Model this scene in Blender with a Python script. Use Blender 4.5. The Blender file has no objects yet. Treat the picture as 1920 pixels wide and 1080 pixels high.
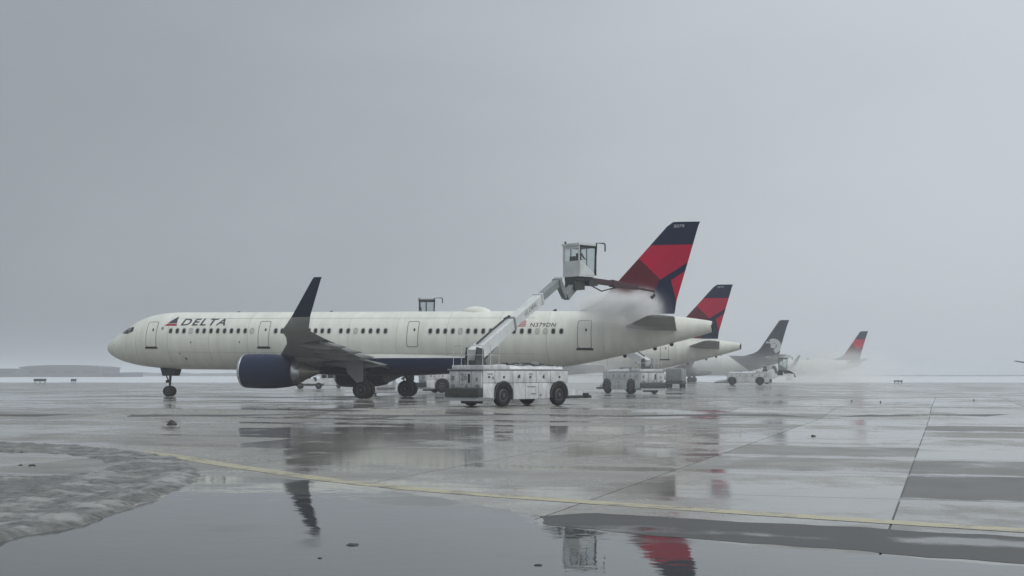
import bpy, bmesh, math, random
import numpy as np
from mathutils import Vector, Matrix, noise as mnoise
random.seed(7)
R = math.radians
S = bpy.context.scene
C = S.collection
# ------------------------------------------------------------------ camera
F_PX, CAM_H, HOR = 2500.0, 1.58, 702.7          # focal length in 1920-wide pixels, eye height, horizon row
cam = bpy.data.cameras.new('camera'); camo = bpy.data.objects.new('camera', cam); C.objects.link(camo)
camo.location = (0, 0, CAM_H); camo.rotation_euler = (R(90), 0, 0)
cam.sensor_width = 36; cam.lens = F_PX / 1920 * 36
cam.shift_y = (HOR - 540) / 1920
cam.clip_end = 20000; cam.clip_start = 0.1
S.camera = camo
# ------------------------------------------------------------------ world: overcast sky
SUN_EL, SUN_AZ = 50, 140                          # azimuth clockwise from +Y
w = bpy.data.worlds.new('World'); S.world = w; w.use_nodes = True
nt = w.node_tree; N = nt.nodes; L = nt.links; N.clear()
sky = N.new('ShaderNodeTexSky'); sky.sky_type = 'NISHITA'; sky.sun_disc = False
sky.sun_elevation = R(SUN_EL); sky.sun_rotation = R(SUN_AZ); sky.dust_density = 4; sky.ozone_density = 1
hs = N.new('ShaderNodeHueSaturation'); hs.inputs['Saturation'].default_value = 0.12; hs.inputs['Value'].default_value = 0.8
L.new(sky.outputs[0], hs.inputs['Color'])
tc = N.new('ShaderNodeTexCoord'); sep = N.new('ShaderNodeSeparateXYZ'); L.new(tc.outputs['Generated'], sep.inputs[0])
no = N.new('ShaderNodeTexNoise'); no.inputs['Scale'].default_value = 2.6; no.inputs['Detail'].default_value = 5
mp = N.new('ShaderNodeMapping'); mp.inputs['Scale'].default_value = (1, 1, 2.5)
L.new(tc.outputs['Generated'], mp.inputs[0]); L.new(mp.outputs[0], no.inputs[0])
ma = N.new('ShaderNodeMath'); ma.operation = 'MULTIPLY_ADD'; L.new(no.outputs[0], ma.inputs[0]); ma.inputs[1].default_value = 0.34
L.new(sep.outputs[0], ma.inputs[2])
mb_ = N.new('ShaderNodeMath'); mb_.operation = 'MULTIPLY_ADD'; L.new(sep.outputs[2], mb_.inputs[0]); mb_.inputs[1].default_value = -0.5
L.new(ma.outputs[0], mb_.inputs[2])
mr = N.new('ShaderNodeMapRange'); mr.interpolation_type = 'SMOOTHSTEP'
mr.inputs[1].default_value = -0.32; mr.inputs[2].default_value = 0.50; L.new(mb_.outputs[0], mr.inputs[0])
cl = N.new('ShaderNodeMix'); cl.data_type = 'RGBA'
cl.inputs[6].default_value = (3.18, 3.54, 3.9, 1); cl.inputs[7].default_value = (6.2, 6.76, 7.28, 1)
L.new(mr.outputs[0], cl.inputs[0])
mx = N.new('ShaderNodeMix'); mx.data_type = 'RGBA'; mx.inputs[0].default_value = 0.85
L.new(hs.outputs[0], mx.inputs[6]); L.new(cl.outputs[2], mx.inputs[7])
zn = N.new('ShaderNodeMapRange'); zn.interpolation_type = 'SMOOTHSTEP'; zn.inputs[1].default_value = 0.15; zn.inputs[2].default_value = 1.0   # overcast: brighter overhead
zn.inputs[3].default_value = 1.0; zn.inputs[4].default_value = 2.0; L.new(sep.outputs[2], zn.inputs[0])
zm = N.new('ShaderNodeMix'); zm.data_type = 'RGBA'; zm.blend_type = 'MULTIPLY'; zm.inputs[0].default_value = 1; L.new(mx.outputs[2], zm.inputs[6]); L.new(zn.outputs[0], zm.inputs[7])
bg = N.new('ShaderNodeBackground'); bg.inputs[1].default_value = 0.1; L.new(zm.outputs[2], bg.inputs[0])
ow = N.new('ShaderNodeOutputWorld'); L.new(bg.outputs[0], ow.inputs[0])
sun = bpy.data.lights.new('sun', 'SUN'); sun.energy = 0.8; sun.angle = R(50); sun.color = (1, 0.97, 0.92)
suno = bpy.data.objects.new('sun', sun); C.objects.link(suno)
d = Vector((math.sin(R(SUN_AZ)) * math.cos(R(SUN_EL)), math.cos(R(SUN_AZ)) * math.cos(R(SUN_EL)), math.sin(R(SUN_EL))))
suno.rotation_euler = d.to_track_quat('Z', 'Y').to_euler(); suno.location = (0, 0, 60)
vs = S.view_settings
vs.view_transform = 'Standard'; vs.look = 'None'; vs.gamma = 1; vs.exposure = 0.0; vs.use_curve_mapping = False
cy = S.cycles
cy.use_denoising = True
try: cy.denoiser = 'OPENIMAGEDENOISE'
except Exception: pass
cy.max_bounces = 8; cy.diffuse_bounces = 3; cy.glossy_bounces = 4; cy.transmission_bounces = 6; cy.transparent_max_bounces = 16
cy.volume_bounces = 5; cy.volume_step_rate = 1.0; cy.volume_max_steps = 256
cy.sample_clamp_indirect = 4

# ------------------------------------------------------------------ helpers
DROP = 0.25                                       # the foreground of the apron lies a little lower
def G(Y):                                         # ground height
    t = min(1, max(0, (Y - 55.0) / 8.0)); t = t * t * (3 - 2 * t)
    return -DROP * (1 - t)
def gp(u, v, z=-DROP):                            # ground point seen at photo pixel u, v
    dd = F_PX * (CAM_H - z) / (v - HOR)
    return ((u - 960) * dd / F_PX, dd)

class MB:
    def __init__(s): s.v = []; s.f = []
    def add(s, vs_, fs): 
        o = len(s.v); s.v += [tuple(p) for p in vs_]; s.f += [tuple(i + o for i in f) for f in fs]; return s
    def box(s, x0, x1, y0, y1, z0, z1, bev=0.0):
        if bev <= 0:
            return s.add([(x0,y0,z0),(x1,y0,z0),(x1,y1,z0),(x0,y1,z0),(x0,y0,z1),(x1,y0,z1),(x1,y1,z1),(x0,y1,z1)],
                         [(0,3,2,1),(4,5,6,7),(0,1,5,4),(1,2,6,5),(2,3,7,6),(3,0,4,7)])
        bm = bmesh.new(); bmesh.ops.create_cube(bm, size=1)
        for v in bm.verts:
            v.co = Vector(((x0+x1)/2 + v.co.x*(x1-x0), (y0+y1)/2 + v.co.y*(y1-y0), (z0+z1)/2 + v.co.z*(z1-z0)))
        bmesh.ops.bevel(bm, geom=bm.edges[:], offset=bev, segments=2, affect='EDGES', profile=0.6)
        bm.verts.index_update()
        s.add([v.co for v in bm.verts], [[v.index for v in f.verts] for f in bm.faces]); bm.free(); return s
    def loft(s, rings, cap=(True, True), closed=True):
        n = len(rings[0]); o = len(s.v)
        for r in rings: s.v += [tuple(p) for p in r]
        for i in range(len(rings) - 1):
            for j in range(n if closed else n - 1):
                k = (j + 1) % n
                s.f.append((o+i*n+j, o+i*n+k, o+(i+1)*n+k, o+(i+1)*n+j))
        if cap[0]: s.f.append(tuple(o + j for j in reversed(range(n))))
        if cap[1]: s.f.append(tuple(o + (len(rings)-1)*n + j for j in range(n)))
        return s
    def tube(s, pts, r, n=8, cap=True):
        pts = [Vector(p) for p in pts]; rings = []
        rr = r if isinstance(r, (list, tuple)) else [r] * len(pts)
        for i, p in enumerate(pts):
            t = (pts[min(i+1, len(pts)-1)] - pts[max(i-1, 0)]).normalized()
            up = Vector((0,0,1)) if abs(t.z) < 0.95 else Vector((1,0,0))
            a = t.cross(up).normalized(); b = t.cross(a)
            rings.append([p + (a*math.cos(2*math.pi*j/n) + b*math.sin(2*math.pi*j/n)) * rr[i] for j in range(n)])
        return s.loft(rings, (cap, cap))
    def beam(s, p, q, wd, ht, wd2=None, ht2=None):   # box beam from p to q, width sideways, height up
        p = Vector(p); q = Vector(q); t = (q-p).normalized(); a = t.cross(Vector((0,0,1))).normalized(); b = a.cross(t)
        wd2 = wd2 or wd; ht2 = ht2 or ht; rings = []
        for c, w_, h_ in ((p, wd, ht), (q, wd2, ht2)):
            k = 0.12
            rings.append([c + a*x*w_/2 + b*y*h_/2 for x, y in ((-1,-1+k),(-1+k,-1),(1-k,-1),(1,-1+k),(1,1-k),(1-k,1),(-1+k,1),(-1,1-k))])
        return s.loft(rings)
    def lathe_x(s, prof, cx, cy_, cz, n=40, cap=(False, False), sy=1.0):   # revolve (x, r) round an axis along x
        return s.loft([[(cx + x, cy_ + sy*r*math.cos(2*math.pi*j/n), cz + r*math.sin(2*math.pi*j/n)) for j in range(n)] for x, r in prof], cap)
    def lathe_y(s, prof, cx, cy_, cz, n=28, cap=(True, True)):             # axis along y, prof (y, r)
        return s.loft([[(cx + r*math.cos(2*math.pi*j/n), cy_ + y, cz + r*math.sin(2*math.pi*j/n)) for j in range(n)] for y, r in prof], cap)
    def prism(s, poly, y0, y1):                    # polygon in x, z extruded along y
        n = len(poly)
        s.add([(x, y0, z) for x, z in poly] + [(x, y1, z) for x, z in poly],
              [tuple(range(n)), tuple(reversed(range(n, 2*n)))] + [(i, i+n, (i+1) % n + n, (i+1) % n) for i in range(n)]); return s
    def xf(s, fn): s.v = [tuple(fn(*p)) for p in s.v]; return s
    def mesh(s, name, smooth=35):
        me = bpy.data.meshes.new(name); me.from_pydata(s.v, [], s.f); me.validate()
        bm = bmesh.new(); bm.from_mesh(me); bmesh.ops.recalc_face_normals(bm, faces=bm.faces[:]); bm.to_mesh(me); bm.free()
        if smooth:
            me.polygons.foreach_set('use_smooth', [True]*len(me.polygons))
            me.set_sharp_from_angle(angle=R(smooth))
        return me
    def obj(s, name, mat, parent=None, smooth=35):
        o = bpy.data.objects.new(name, s.mesh(name, smooth)); C.objects.link(o); o.parent = parent
        if mat: o.data.materials.append(mat)
        return o
def tag(o, label=None, cat=None, group=None, kind=None):
    for k, v in (('label', label), ('category', cat), ('group', group), ('kind', kind)):
        if v: o[k] = v
    return o
def empty(name, loc, rz=0.0):
    o = bpy.data.objects.new(name, None); C.objects.link(o); o.location = loc; o.rotation_euler = (0, 0, rz); o.empty_display_size = 0.5
    return o
def copy_tree(o, parent=None, skip=()):
    c = o.copy(); C.objects.link(c); c.parent = parent
    for ch in o.children:
        if ch.name.split('.')[0] not in skip: copy_tree(ch, c, skip)
    return c

# ------------------------------------------------------------------ materials
def newmat(name):
    m = bpy.data.materials.new(name); m.use_nodes = True
    return m, m.node_tree.nodes, m.node_tree.links, m.node_tree.nodes['Principled BSDF']
def M(name, col, rough=0.45, metal=0.0, var=0.12, scale=1.5, bump=0.0, spec=0.5, coat=0.0, stretch=(1,1,1)):
    m, n, l, b = newmat(name)
    t = n.new('ShaderNodeTexCoord'); mp_ = n.new('ShaderNodeMapping'); mp_.inputs['Scale'].default_value = stretch
    x = n.new('ShaderNodeTexNoise'); x.inputs['Scale'].default_value = scale; x.inputs['Detail'].default_value = 6; x.inputs['Roughness'].default_value = 0.6
    l.new(t.outputs['Object'], mp_.inputs[0]); l.new(mp_.outputs[0], x.inputs[0])
    r = n.new('ShaderNodeMapRange'); r.inputs[1].default_value = 0.3; r.inputs[2].default_value = 0.75
    r.inputs[3].default_value = 1 - var; r.inputs[4].default_value = 1 + var*0.4; l.new(x.outputs[0], r.inputs[0])
    c = n.new('ShaderNodeMix'); c.data_type = 'RGBA'; c.blend_type = 'MULTIPLY'; c.inputs[0].default_value = 1
    c.inputs[6].default_value = (*col, 1); l.new(r.outputs[0], c.inputs[7]); l.new(c.outputs[2], b.inputs['Base Color'])
    r2 = n.new('ShaderNodeMapRange'); r2.inputs[3].default_value = max(0.03, rough*0.8); r2.inputs[4].default_value = min(1, rough*1.25)
    l.new(x.outputs[0], r2.inputs[0]); l.new(r2.outputs[0], b.inputs['Roughness'])
    b.inputs['Metallic'].default_value = metal; b.inputs['Specular IOR Level'].default_value = spec; b.inputs['Coat Weight'].default_value = coat
    b.inputs['Coat Roughness'].default_value = 0.15
    if bump:
        bp = n.new('ShaderNodeBump'); bp.inputs['Strength'].default_value = bump; bp.inputs['Distance'].default_value = 0.02
        l.new(x.outputs[0], bp.inputs['Height']); l.new(bp.outputs[0], b.inputs['Normal'])
    return m
NAVY, RED, MAROON = (0.008, 0.014, 0.05), (0.50, 0.003, 0.045), (0.12, 0.010, 0.022)
white_paint = M('white_paint', (0.79, 0.795, 0.715), 0.36, var=0.15, scale=1.3, coat=0.15, stretch=(1.1, 0.5, 0.22))
truck_white = M('truck_white', (0.68, 0.69, 0.70), 0.42, var=0.40, scale=2.6, stretch=(1, 1, 0.5))
boom_white = M('boom_white', (0.66, 0.68, 0.67), 0.42, var=0.2, scale=1.6)
boom_grey = M('boom_grey', (0.24, 0.26, 0.26), 0.45, var=0.3, scale=2)
wing_grey = M('wing_grey', (0.27, 0.28, 0.27), 0.42, var=0.25, scale=0.8)
grey_panel = M('grey_panel', (0.30, 0.30, 0.32), 0.45, var=0.2)
metal_bright = M('polished_lip', (0.62, 0.63, 0.65), 0.28, metal=0.9, var=0.1)
metal_hot = M('exhaust_metal', (0.36, 0.33, 0.28), 0.4, metal=0.7, var=0.3)
metal_dark = M('dark_metal', (0.035, 0.038, 0.038), 0.55, var=0.3, spec=0.3)
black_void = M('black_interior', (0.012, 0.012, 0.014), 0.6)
rubber = M('rubber', (0.014, 0.014, 0.015), 0.75, var=0.3, scale=5, spec=0.25)
rim_grey = M('wheel_rim', (0.085, 0.088, 0.09), 0.5, var=0.4, scale=6)
win_dark = M('window_glass_dark', (0.02, 0.023, 0.025), 0.25, spec=0.2)
win_pale = M('window_shade_pale', (0.50, 0.51, 0.48), 0.4)
seam = M('seam_grey', (0.20, 0.205, 0.19), 0.5)
navy_print = M('navy_print', (0.03, 0.035, 0.055), 0.35, var=0.05)
red_print = M('red_print', (0.36, 0.015, 0.04), 0.35, var=0.05)
grey_print = M('grey_print', (0.22, 0.23, 0.25), 0.5)
navy_paint = M('navy_paint', NAVY, 0.4, var=0.06, spec=0.25)
dark_paint = M('dark_bumper', (0.045, 0.048, 0.045), 0.55, var=0.3)
maroon_metal = M('maroon_metal', (0.05, 0.016, 0.024), 0.5)
cloth_dark = M('cloth_dark', (0.035, 0.04, 0.045), 0.85)
skin_m = M('skin', (0.42, 0.27, 0.2), 0.55)
sign_dark = M('sign_dark', (0.05, 0.055, 0.055), 0.6)
glass, gn, gl, gb = newmat('clear_glass')
gn.remove(gb); gt = gn.new('ShaderNodeBsdfTransparent'); gt.inputs[0].default_value = (0.82, 0.86, 0.86, 1)
gg = gn.new('ShaderNodeBsdfGlossy'); gg.inputs['Roughness'].default_value = 0.05
gm = gn.new('ShaderNodeMixShader'); gf0 = gn.new('ShaderNodeLayerWeight'); gf0.inputs[0].default_value = 0.35; gf = gn.new('ShaderNodeMath'); gf.operation = 'MULTIPLY_ADD'; gl.new(gf0.outputs['Facing'], gf.inputs[0]); gf.inputs[1].default_value = 0.22; gf.inputs[2].default_value = 0.03
gl.new(gf.outputs[0], gm.inputs[0]); gl.new(gt.outputs[0], gm.inputs[1]); gl.new(gg.outputs[0], gm.inputs[2])
gl.new(gm.outputs[0], gn['Material Output'].inputs[0])

class Liv:                                        # a paint scheme cut into areas by straight lines in local x, z
    def __init__(s, name, base, rough=0.42):
        s.m, s.n, s.l, s.b = newmat(name)
        s.b.inputs['Roughness'].default_value = rough; s.b.inputs['Specular IOR Level'].default_value = 0.12
        t = s.n.new('ShaderNodeTexCoord'); sp = s.n.new('ShaderNodeSeparateXYZ'); s.l.new(t.outputs['Object'], sp.inputs[0])
        s.x, s.z = sp.outputs[0], sp.outputs[2]
        x = s.n.new('ShaderNodeTexNoise'); x.inputs['Scale'].default_value = 0.9; x.inputs['Detail'].default_value = 6; s.l.new(t.outputs['Object'], x.inputs[0])
        r = s.n.new('ShaderNodeMapRange'); r.inputs[1].default_value = 0.3; r.inputs[2].default_value = 0.75; r.inputs[3].default_value = 0.86; r.inputs[4].default_value = 1.05
        s.l.new(x.outputs[0], r.inputs[0]); s.dirt = r.outputs[0]
        rg = s.n.new('ShaderNodeRGB'); rg.outputs[0].default_value = (*base, 1); s.c = rg.outputs[0]
    def mth(s, op, a, b=None):
        k = s.n.new('ShaderNodeMath'); k.operation = op
        for i, v in enumerate((a, b)):
            if v is None: continue
            if isinstance(v, (int, float)): k.inputs[i].default_value = v
            else: s.l.new(v, k.inputs[i])
        return k.outputs[0]
    def hp(s, p, q):                               # 1 on the left of p -> q
        dx, dz = q[0]-p[0], q[1]-p[1]
        a = s.mth('MULTIPLY', s.z, dx); b = s.mth('MULTIPLY', s.x, -dz)
        return s.mth('GREATER_THAN', s.mth('ADD', s.mth('ADD', a, b), dz*p[0] - dx*p[1]), 0.0)
    def no(s, a): return s.mth('SUBTRACT', 1.0, a)
    def both(s, *a):
        r = a[0]
        for b in a[1:]: r = s.mth('MULTIPLY', r, b)
        return r
    def paint(s, mask, col):
        k = s.n.new('ShaderNodeMix'); k.data_type = 'RGBA'; s.l.new(mask, k.inputs[0]); s.l.new(s.c, k.inputs[6]); k.inputs[7].default_value = (*col, 1)
        s.c = k.outputs[2]; return s
    def done(s):
        k = s.n.new('ShaderNodeMix'); k.data_type = 'RGBA'; k.blend_type = 'MULTIPLY'; k.inputs[0].default_value = 1
        s.l.new(s.c, k.inputs[6]); s.l.new(s.dirt, k.inputs[7]); s.l.new(k.outputs[2], s.b.inputs['Base Color']); return s.m
def fin_livery(name, fx=lambda x: x, fz=lambda z: z):
    s = Liv(name, MAROON); P = lambda x, z: (fx(x), fz(z))
    aboveU = s.hp(P(41.07, 7.76), P(43.0, 8.96)); aboveL = s.hp(P(41.83, 7.76), P(42.85, 8.40))
    bright = s.no(s.hp(P(39.83, 9.11), P(41.1, 7.86))); bright = s.hp(P(39.83, 9.11), P(41.1, 7.86))
    s.paint(s.both(bright, aboveU), RED)
    rightOfR = s.hp(P(42.25, 6.1), P(41.83, 7.76)); rightOfR = s.no(rightOfR)
    rightOfL = s.no(s.hp(P(40.55, 6.5), P(41.07, 7.76)))
    hi = s.hp(P(40, 7.76), P(43, 7.76))
    s.paint(s.both(s.no(aboveU), aboveL, hi), NAVY)
    s.paint(s.both(s.no(hi), rightOfL, s.no(rightOfR)), NAVY)
    s.paint(s.both(s.no(aboveL), rightOfR), RED)
    s.paint(s.both(s.no(aboveL), hi, s.no(rightOfR)), NAVY)
    s.paint(s.no(s.hp(P(38.6, 8.0), P(37.6, 5.6))) if False else s.hp(P(37.9, 5.0), P(37.9, 9.0)), NAVY)
    s.paint(s.hp(P(36, 10.06), P(44, 10.06)), NAVY)
    return s.done()
fin_red = fin_livery('fin_livery_red')
fin_red_b = fin_livery('fin_livery_red_short', lambda x: x - 4.5, lambda z: (z - 5.95) * 6.95/5.81 + 5.6)
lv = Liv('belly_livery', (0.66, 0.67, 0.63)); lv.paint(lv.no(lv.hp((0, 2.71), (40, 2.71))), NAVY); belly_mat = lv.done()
lv = Liv('swept_navy_fuselage', (0.68, 0.69, 0.66)); lv.paint(lv.no(lv.hp((31.2, 2.6), (27.0, 5.6))), (0.014, 0.02, 0.038)); fus_navy = lv.done()
lv = Liv('sharklet_livery', (0.27, 0.28, 0.27)); lv.paint(lv.hp((0, 4.85), (40, 4.85)), (0.018, 0.026, 0.05)); sharklet_mat = lv.done()

# ------------------------------------------------------------------ ground materials
def pavement(name, damp=0.0, tone=0.10):
    m, n, l, b = newmat(name)
    g = n.new('ShaderNodeNewGeometry'); oi = n.new('ShaderNodeObjectInfo')
    def nz(scale, det=5, rough=0.55, sx=1.0, sy=1.0):
        mp_ = n.new('ShaderNodeMapping'); mp_.inputs['Scale'].default_value = (sx, sy, 1); mp_.inputs['Rotation'].default_value = (0, 0, R(18))
        x = n.new('ShaderNodeTexNoise'); x.inputs['Scale'].default_value = scale; x.inputs['Detail'].default_value = det; x.inputs['Roughness'].default_value = rough
        l.new(g.outputs['Position'], mp_.inputs[0]); l.new(mp_.outputs[0], x.inputs[0]); return x.outputs[0]
    def mth(op, a, bb):
        k = n.new('ShaderNodeMath'); k.operation = op
        for i, v in enumerate((a, bb)):
            if isinstance(v, (int, float)): k.inputs[i].default_value = v
            else: l.new(v, k.inputs[i])
        return k.outputs[0]
    big = nz(0.11, 6, 0.6, 1, 0.8); mid = nz(0.7, 6, 0.6); fine = nz(9, 5, 0.65)
    v = mth('ADD', mth('MULTIPLY', big, 1.0), mth('ADD', mth('MULTIPLY', mid, 0.45), mth('MULTIPLY', nz(2.6, 5, 0.6, 1.0, 0.5), 0.18)))
    v = mth('SUBTRACT', v, 0.14)
    v = mth('ADD', v, mth('MULTIPLY', oi.outputs['Random'], 0.16))
    # water gathers along the cross joints of the slabs
    dt = n.new('ShaderNodeVectorMath'); dt.operation = 'DOT_PRODUCT'; l.new(g.outputs['Position'], dt.inputs[0]); dt.inputs[1].default_value = (math.sin(R(18))/5.0, math.cos(R(18))/5.0, 0)
    fr = mth('FRACT', mth('ADD', dt.outputs['Value'], 0.5 - 30.4/5.0), 0.0)
    ds = mth('ABSOLUTE', mth('SUBTRACT', fr, 0.5), 0.0)
    jr = n.new('ShaderNodeMapRange'); jr.interpolation_type = 'SMOOTHSTEP'; l.new(ds, jr.inputs[0]); jr.inputs[1].default_value = 0.16; jr.inputs[2].default_value = 0.0
    v = mth('ADD', v, mth('MULTIPLY', mth('MULTIPLY', jr.outputs[0], mid), 0.55))
    wet = n.new('ShaderNodeMapRange'); wet.interpolation_type = 'SMOOTHSTEP'; l.new(v, wet.inputs[0])
    wet.inputs[1].default_value = 0.56 + damp; wet.inputs[2].default_value = 0.78 + damp          # 0 = damp concrete, 1 = standing film of water
    tone_r = n.new('ShaderNodeMapRange'); l.new(mth('ADD', mth('MULTIPLY', mid, 0.6), mth('MULTIPLY', fine, 0.4)), tone_r.inputs[0])
    tone_r.inputs[1].default_value = 0.3; tone_r.inputs[2].default_value = 0.7; tone_r.inputs[3].default_value = tone*0.65; tone_r.inputs[4].default_value = tone*1.35
    t2 = mth('MULTIPLY', tone_r.outputs[0], mth('ADD', mth('MULTIPLY', oi.outputs['Random'], 0.5), 0.75))
    t3 = mth('MULTIPLY', t2, mth('SUBTRACT', 1.0, mth('MULTIPLY', wet.outputs[0], 0.3)))
    cc = n.new('ShaderNodeMix'); cc.data_type = 'RGBA'; cc.blend_type = 'MULTIPLY'; cc.inputs[0].default_value = 1
    cc.inputs[6].default_value = (1.0, 0.965, 0.87, 1); l.new(t3, cc.inputs[7]); l.new(cc.outputs[2], b.inputs['Base Color'])
    rr = n.new('ShaderNodeMapRange'); l.new(wet.outputs[0], rr.inputs[0]); rr.inputs[3].default_value = 0.42; rr.inputs[4].default_value = 0.05
    l.new(mth('ADD', rr.outputs[0], mth('MULTIPLY', fine, 0.05)), b.inputs['Roughness'])
    b.inputs['IOR'].default_value = 1.36
    bp = n.new('ShaderNodeBump'); bp.inputs['Distance'].default_value = 0.004
    l.new(mth('MULTIPLY', fine, 1.0), bp.inputs['Height'])
    bs = n.new('ShaderNodeMapRange'); l.new(wet.outputs[0], bs.inputs[0]); bs.inputs[3].default_value = 0.5; bs.inputs[4].default_value = 0.05
    l.new(bs.outputs[0], bp.inputs['Strength']); l.new(bp.outputs[0], b.inputs['Normal'])
    return m
pave_wet = pavement('wet_concrete', 0.06, 0.28)
pave_damp = pavement('damp_concrete', 0.24, 0.13)
pave_far = pavement('far_concrete', 0.06, 0.24)
asphalt = pavement('damp_asphalt', 0.30, 0.05)
def water_mat():
    m, n, l, b = newmat('standing_water')
    g = n.new('ShaderNodeNewGeometry')
    b.inputs['Base Color'].default_value = (0.07, 0.073, 0.072, 1); b.inputs['Roughness'].default_value = 0.02; b.inputs['IOR'].default_value = 1.36
    x = n.new('ShaderNodeTexNoise'); x.inputs['Scale'].default_value = 5.0; x.inputs['Detail'].default_value = 3; l.new(g.outputs['Position'], x.inputs[0])
    y = n.new('ShaderNodeTexNoise'); y.inputs['Scale'].default_value = 1.1; y.inputs['Detail'].default_value = 2; l.new(g.outputs['Position'], y.inputs[0])
    k = n.new('ShaderNodeMath'); k.operation = 'MULTIPLY_ADD'; l.new(x.outputs[0], k.inputs[0]); k.inputs[1].default_value = 0.3; l.new(y.outputs[0], k.inputs[2])
    pz = n.new('ShaderNodeTexNoise'); pz.inputs['Scale'].default_value = 0.35; pz.inputs['Detail'].default_value = 5; l.new(g.outputs['Position'], pz.inputs[0])
    pr_ = n.new('ShaderNodeMapRange'); pr_.interpolation_type = 'SMOOTHSTEP'; l.new(pz.outputs[0], pr_.inputs[0]); pr_.inputs[1].default_value = 0.5; pr_.inputs[2].default_value = 0.66; pr_.inputs[3].default_value = 0.02; pr_.inputs[4].default_value = 0.16
    l.new(pr_.outputs[0], b.inputs['Roughness'])
    bp = n.new('ShaderNodeBump'); bp.inputs['Distance'].default_value = 0.004; bp.inputs['Strength'].default_value = 0.7
    l.new(k.outputs[0], bp.inputs['Height']); l.new(bp.outputs[0], b.inputs['Normal'])
    return m
water = water_mat()
def paint_line(name, col):
    m, n, l, b = newmat(name)
    g = n.new('ShaderNodeNewGeometry'); x = n.new('ShaderNodeTexNoise'); x.inputs['Scale'].default_value = 2.5; x.inputs['Detail'].default_value = 8; x.inputs['Roughness'].default_value = 0.7
    l.new(g.outputs['Position'], x.inputs[0])
    r = n.new('ShaderNodeValToRGB'); r.color_ramp.elements[0].position = 0.36; r.color_ramp.elements[0].color = (0.16, 0.15, 0.12, 1)
    r.color_ramp.elements[1].position = 0.52; r.color_ramp.elements[1].color = (*col, 1)
    l.new(x.outputs[0], r.inputs[0]); l.new(r.outputs[0], b.inputs['Base Color']); b.inputs['Roughness'].default_value = 0.35; b.inputs['IOR'].default_value = 1.36
    return m
yellow = paint_line('worn_yellow_paint', (0.43, 0.385, 0.25))
def snow_mat(name, lo, hi, sc, bump):
    m, n, l, b = newmat(name)
    g = n.new('ShaderNodeNewGeometry'); x = n.new('ShaderNodeTexNoise'); x.inputs['Scale'].default_value = sc; x.inputs['Detail'].default_value = 8; x.inputs['Roughness'].default_value = 0.7
    l.new(g.outputs['Position'], x.inputs[0])
    r = n.new('ShaderNodeValToRGB'); r.color_ramp.elements[0].position = 0.35; r.color_ramp.elements[0].color = (*lo, 1); r.color_ramp.elements[1].position = 0.68; r.color_ramp.elements[1].color = (*hi, 1)
    l.new(x.outputs[0], r.inputs[0]); l.new(r.outputs[0], b.inputs['Base Color']); b.inputs['Roughness'].default_value = 0.55
    bp = n.new('ShaderNodeBump'); bp.inputs['Distance'].default_value = 0.03; bp.inputs['Strength'].default_value = bump
    l.new(x.outputs[0], bp.inputs['Height']); l.new(bp.outputs[0], b.inputs['Normal'])
    return m
slush_m = snow_mat('dirty_slush', (0.05, 0.048, 0.042), (0.20, 0.198, 0.18), 4.5, 1.0)
_n, _l, _b = slush_m.node_tree.nodes, slush_m.node_tree.links, slush_m.node_tree.nodes['Principled BSDF']
_g = _n.new('ShaderNodeNewGeometry'); _x = _n.new('ShaderNodeTexNoise'); _x.inputs['Scale'].default_value = 1.6; _x.inputs['Detail'].default_value = 7; _x.inputs['Roughness'].default_value = 0.65; _l.new(_g.outputs['Position'], _x.inputs[0])
_sp = _n.new('ShaderNodeSeparateXYZ'); _l.new(_g.outputs['Position'], _sp.inputs[0])
_hh = _n.new('ShaderNodeMath'); _hh.operation = 'MULTIPLY_ADD'; _l.new(_sp.outputs[2], _hh.inputs[0]); _hh.inputs[1].default_value = 1.4; _hh.inputs[2].default_value = 1.4*DROP - 0.05   # piled snow stays cleaner than the trodden film
_ad = _n.new('ShaderNodeMath'); _l.new(_x.outputs[0], _ad.inputs[0]); _l.new(_hh.outputs[0], _ad.inputs[1])
_r = _n.new('ShaderNodeMapRange'); _r.interpolation_type = 'SMOOTHSTEP'; _l.new(_ad.outputs[0], _r.inputs[0]); _r.inputs[1].default_value = 0.46; _r.inputs[2].default_value = 0.68
_m = _n.new('ShaderNodeMix'); _m.data_type = 'RGBA'; _l.new(_r.outputs[0], _m.inputs[0]); _l.new(_b.inputs['Base Color'].links[0].from_socket, _m.inputs[6]); _m.inputs[7].default_value = (0.30, 0.30, 0.285, 1)
_l.new(_m.outputs[2], _b.inputs['Base Color']); _b.inputs['Roughness'].default_value = 0.4
snow_m = snow_mat('snow', (0.55, 0.57, 0.59), (0.74, 0.76, 0.78), 0.05, 0.3)

# ------------------------------------------------------------------ the setting
FAR = 4000.0
ys = [-30] + [8 + 4*i for i in range(27)] + [114, 130, 160, 200, 260, 400, 800, 1600, FAR]
xs = [-FAR, -600, -120, -40, 0, 40, 120, 600, FAR]
mb = MB()
for y in ys:
    t = min(1, max(0, (y - 104) / 8.0))
    for x in xs: mb.v.append((x, y, G(y) - 0.009*(1-t)))
for i in range(len(ys)-1):
    for j in range(len(xs)-1):
        a = i*len(xs)+j; mb.f.append((a, a+1, a+len(xs)+1, a+len(xs)))
apron = mb.obj('apron', pave_far, None, 60); apron.data.materials.append(asphalt)          # dark sealed bedding under the jointed slabs
for f_ in apron.data.polygons:
    if f_.center.y < 100 and abs(f_.center.x) < 60: f_.material_index = 1
tag(apron, 'wet grey concrete airport apron reaching the horizon', 'ground', None, 'structure')

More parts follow.
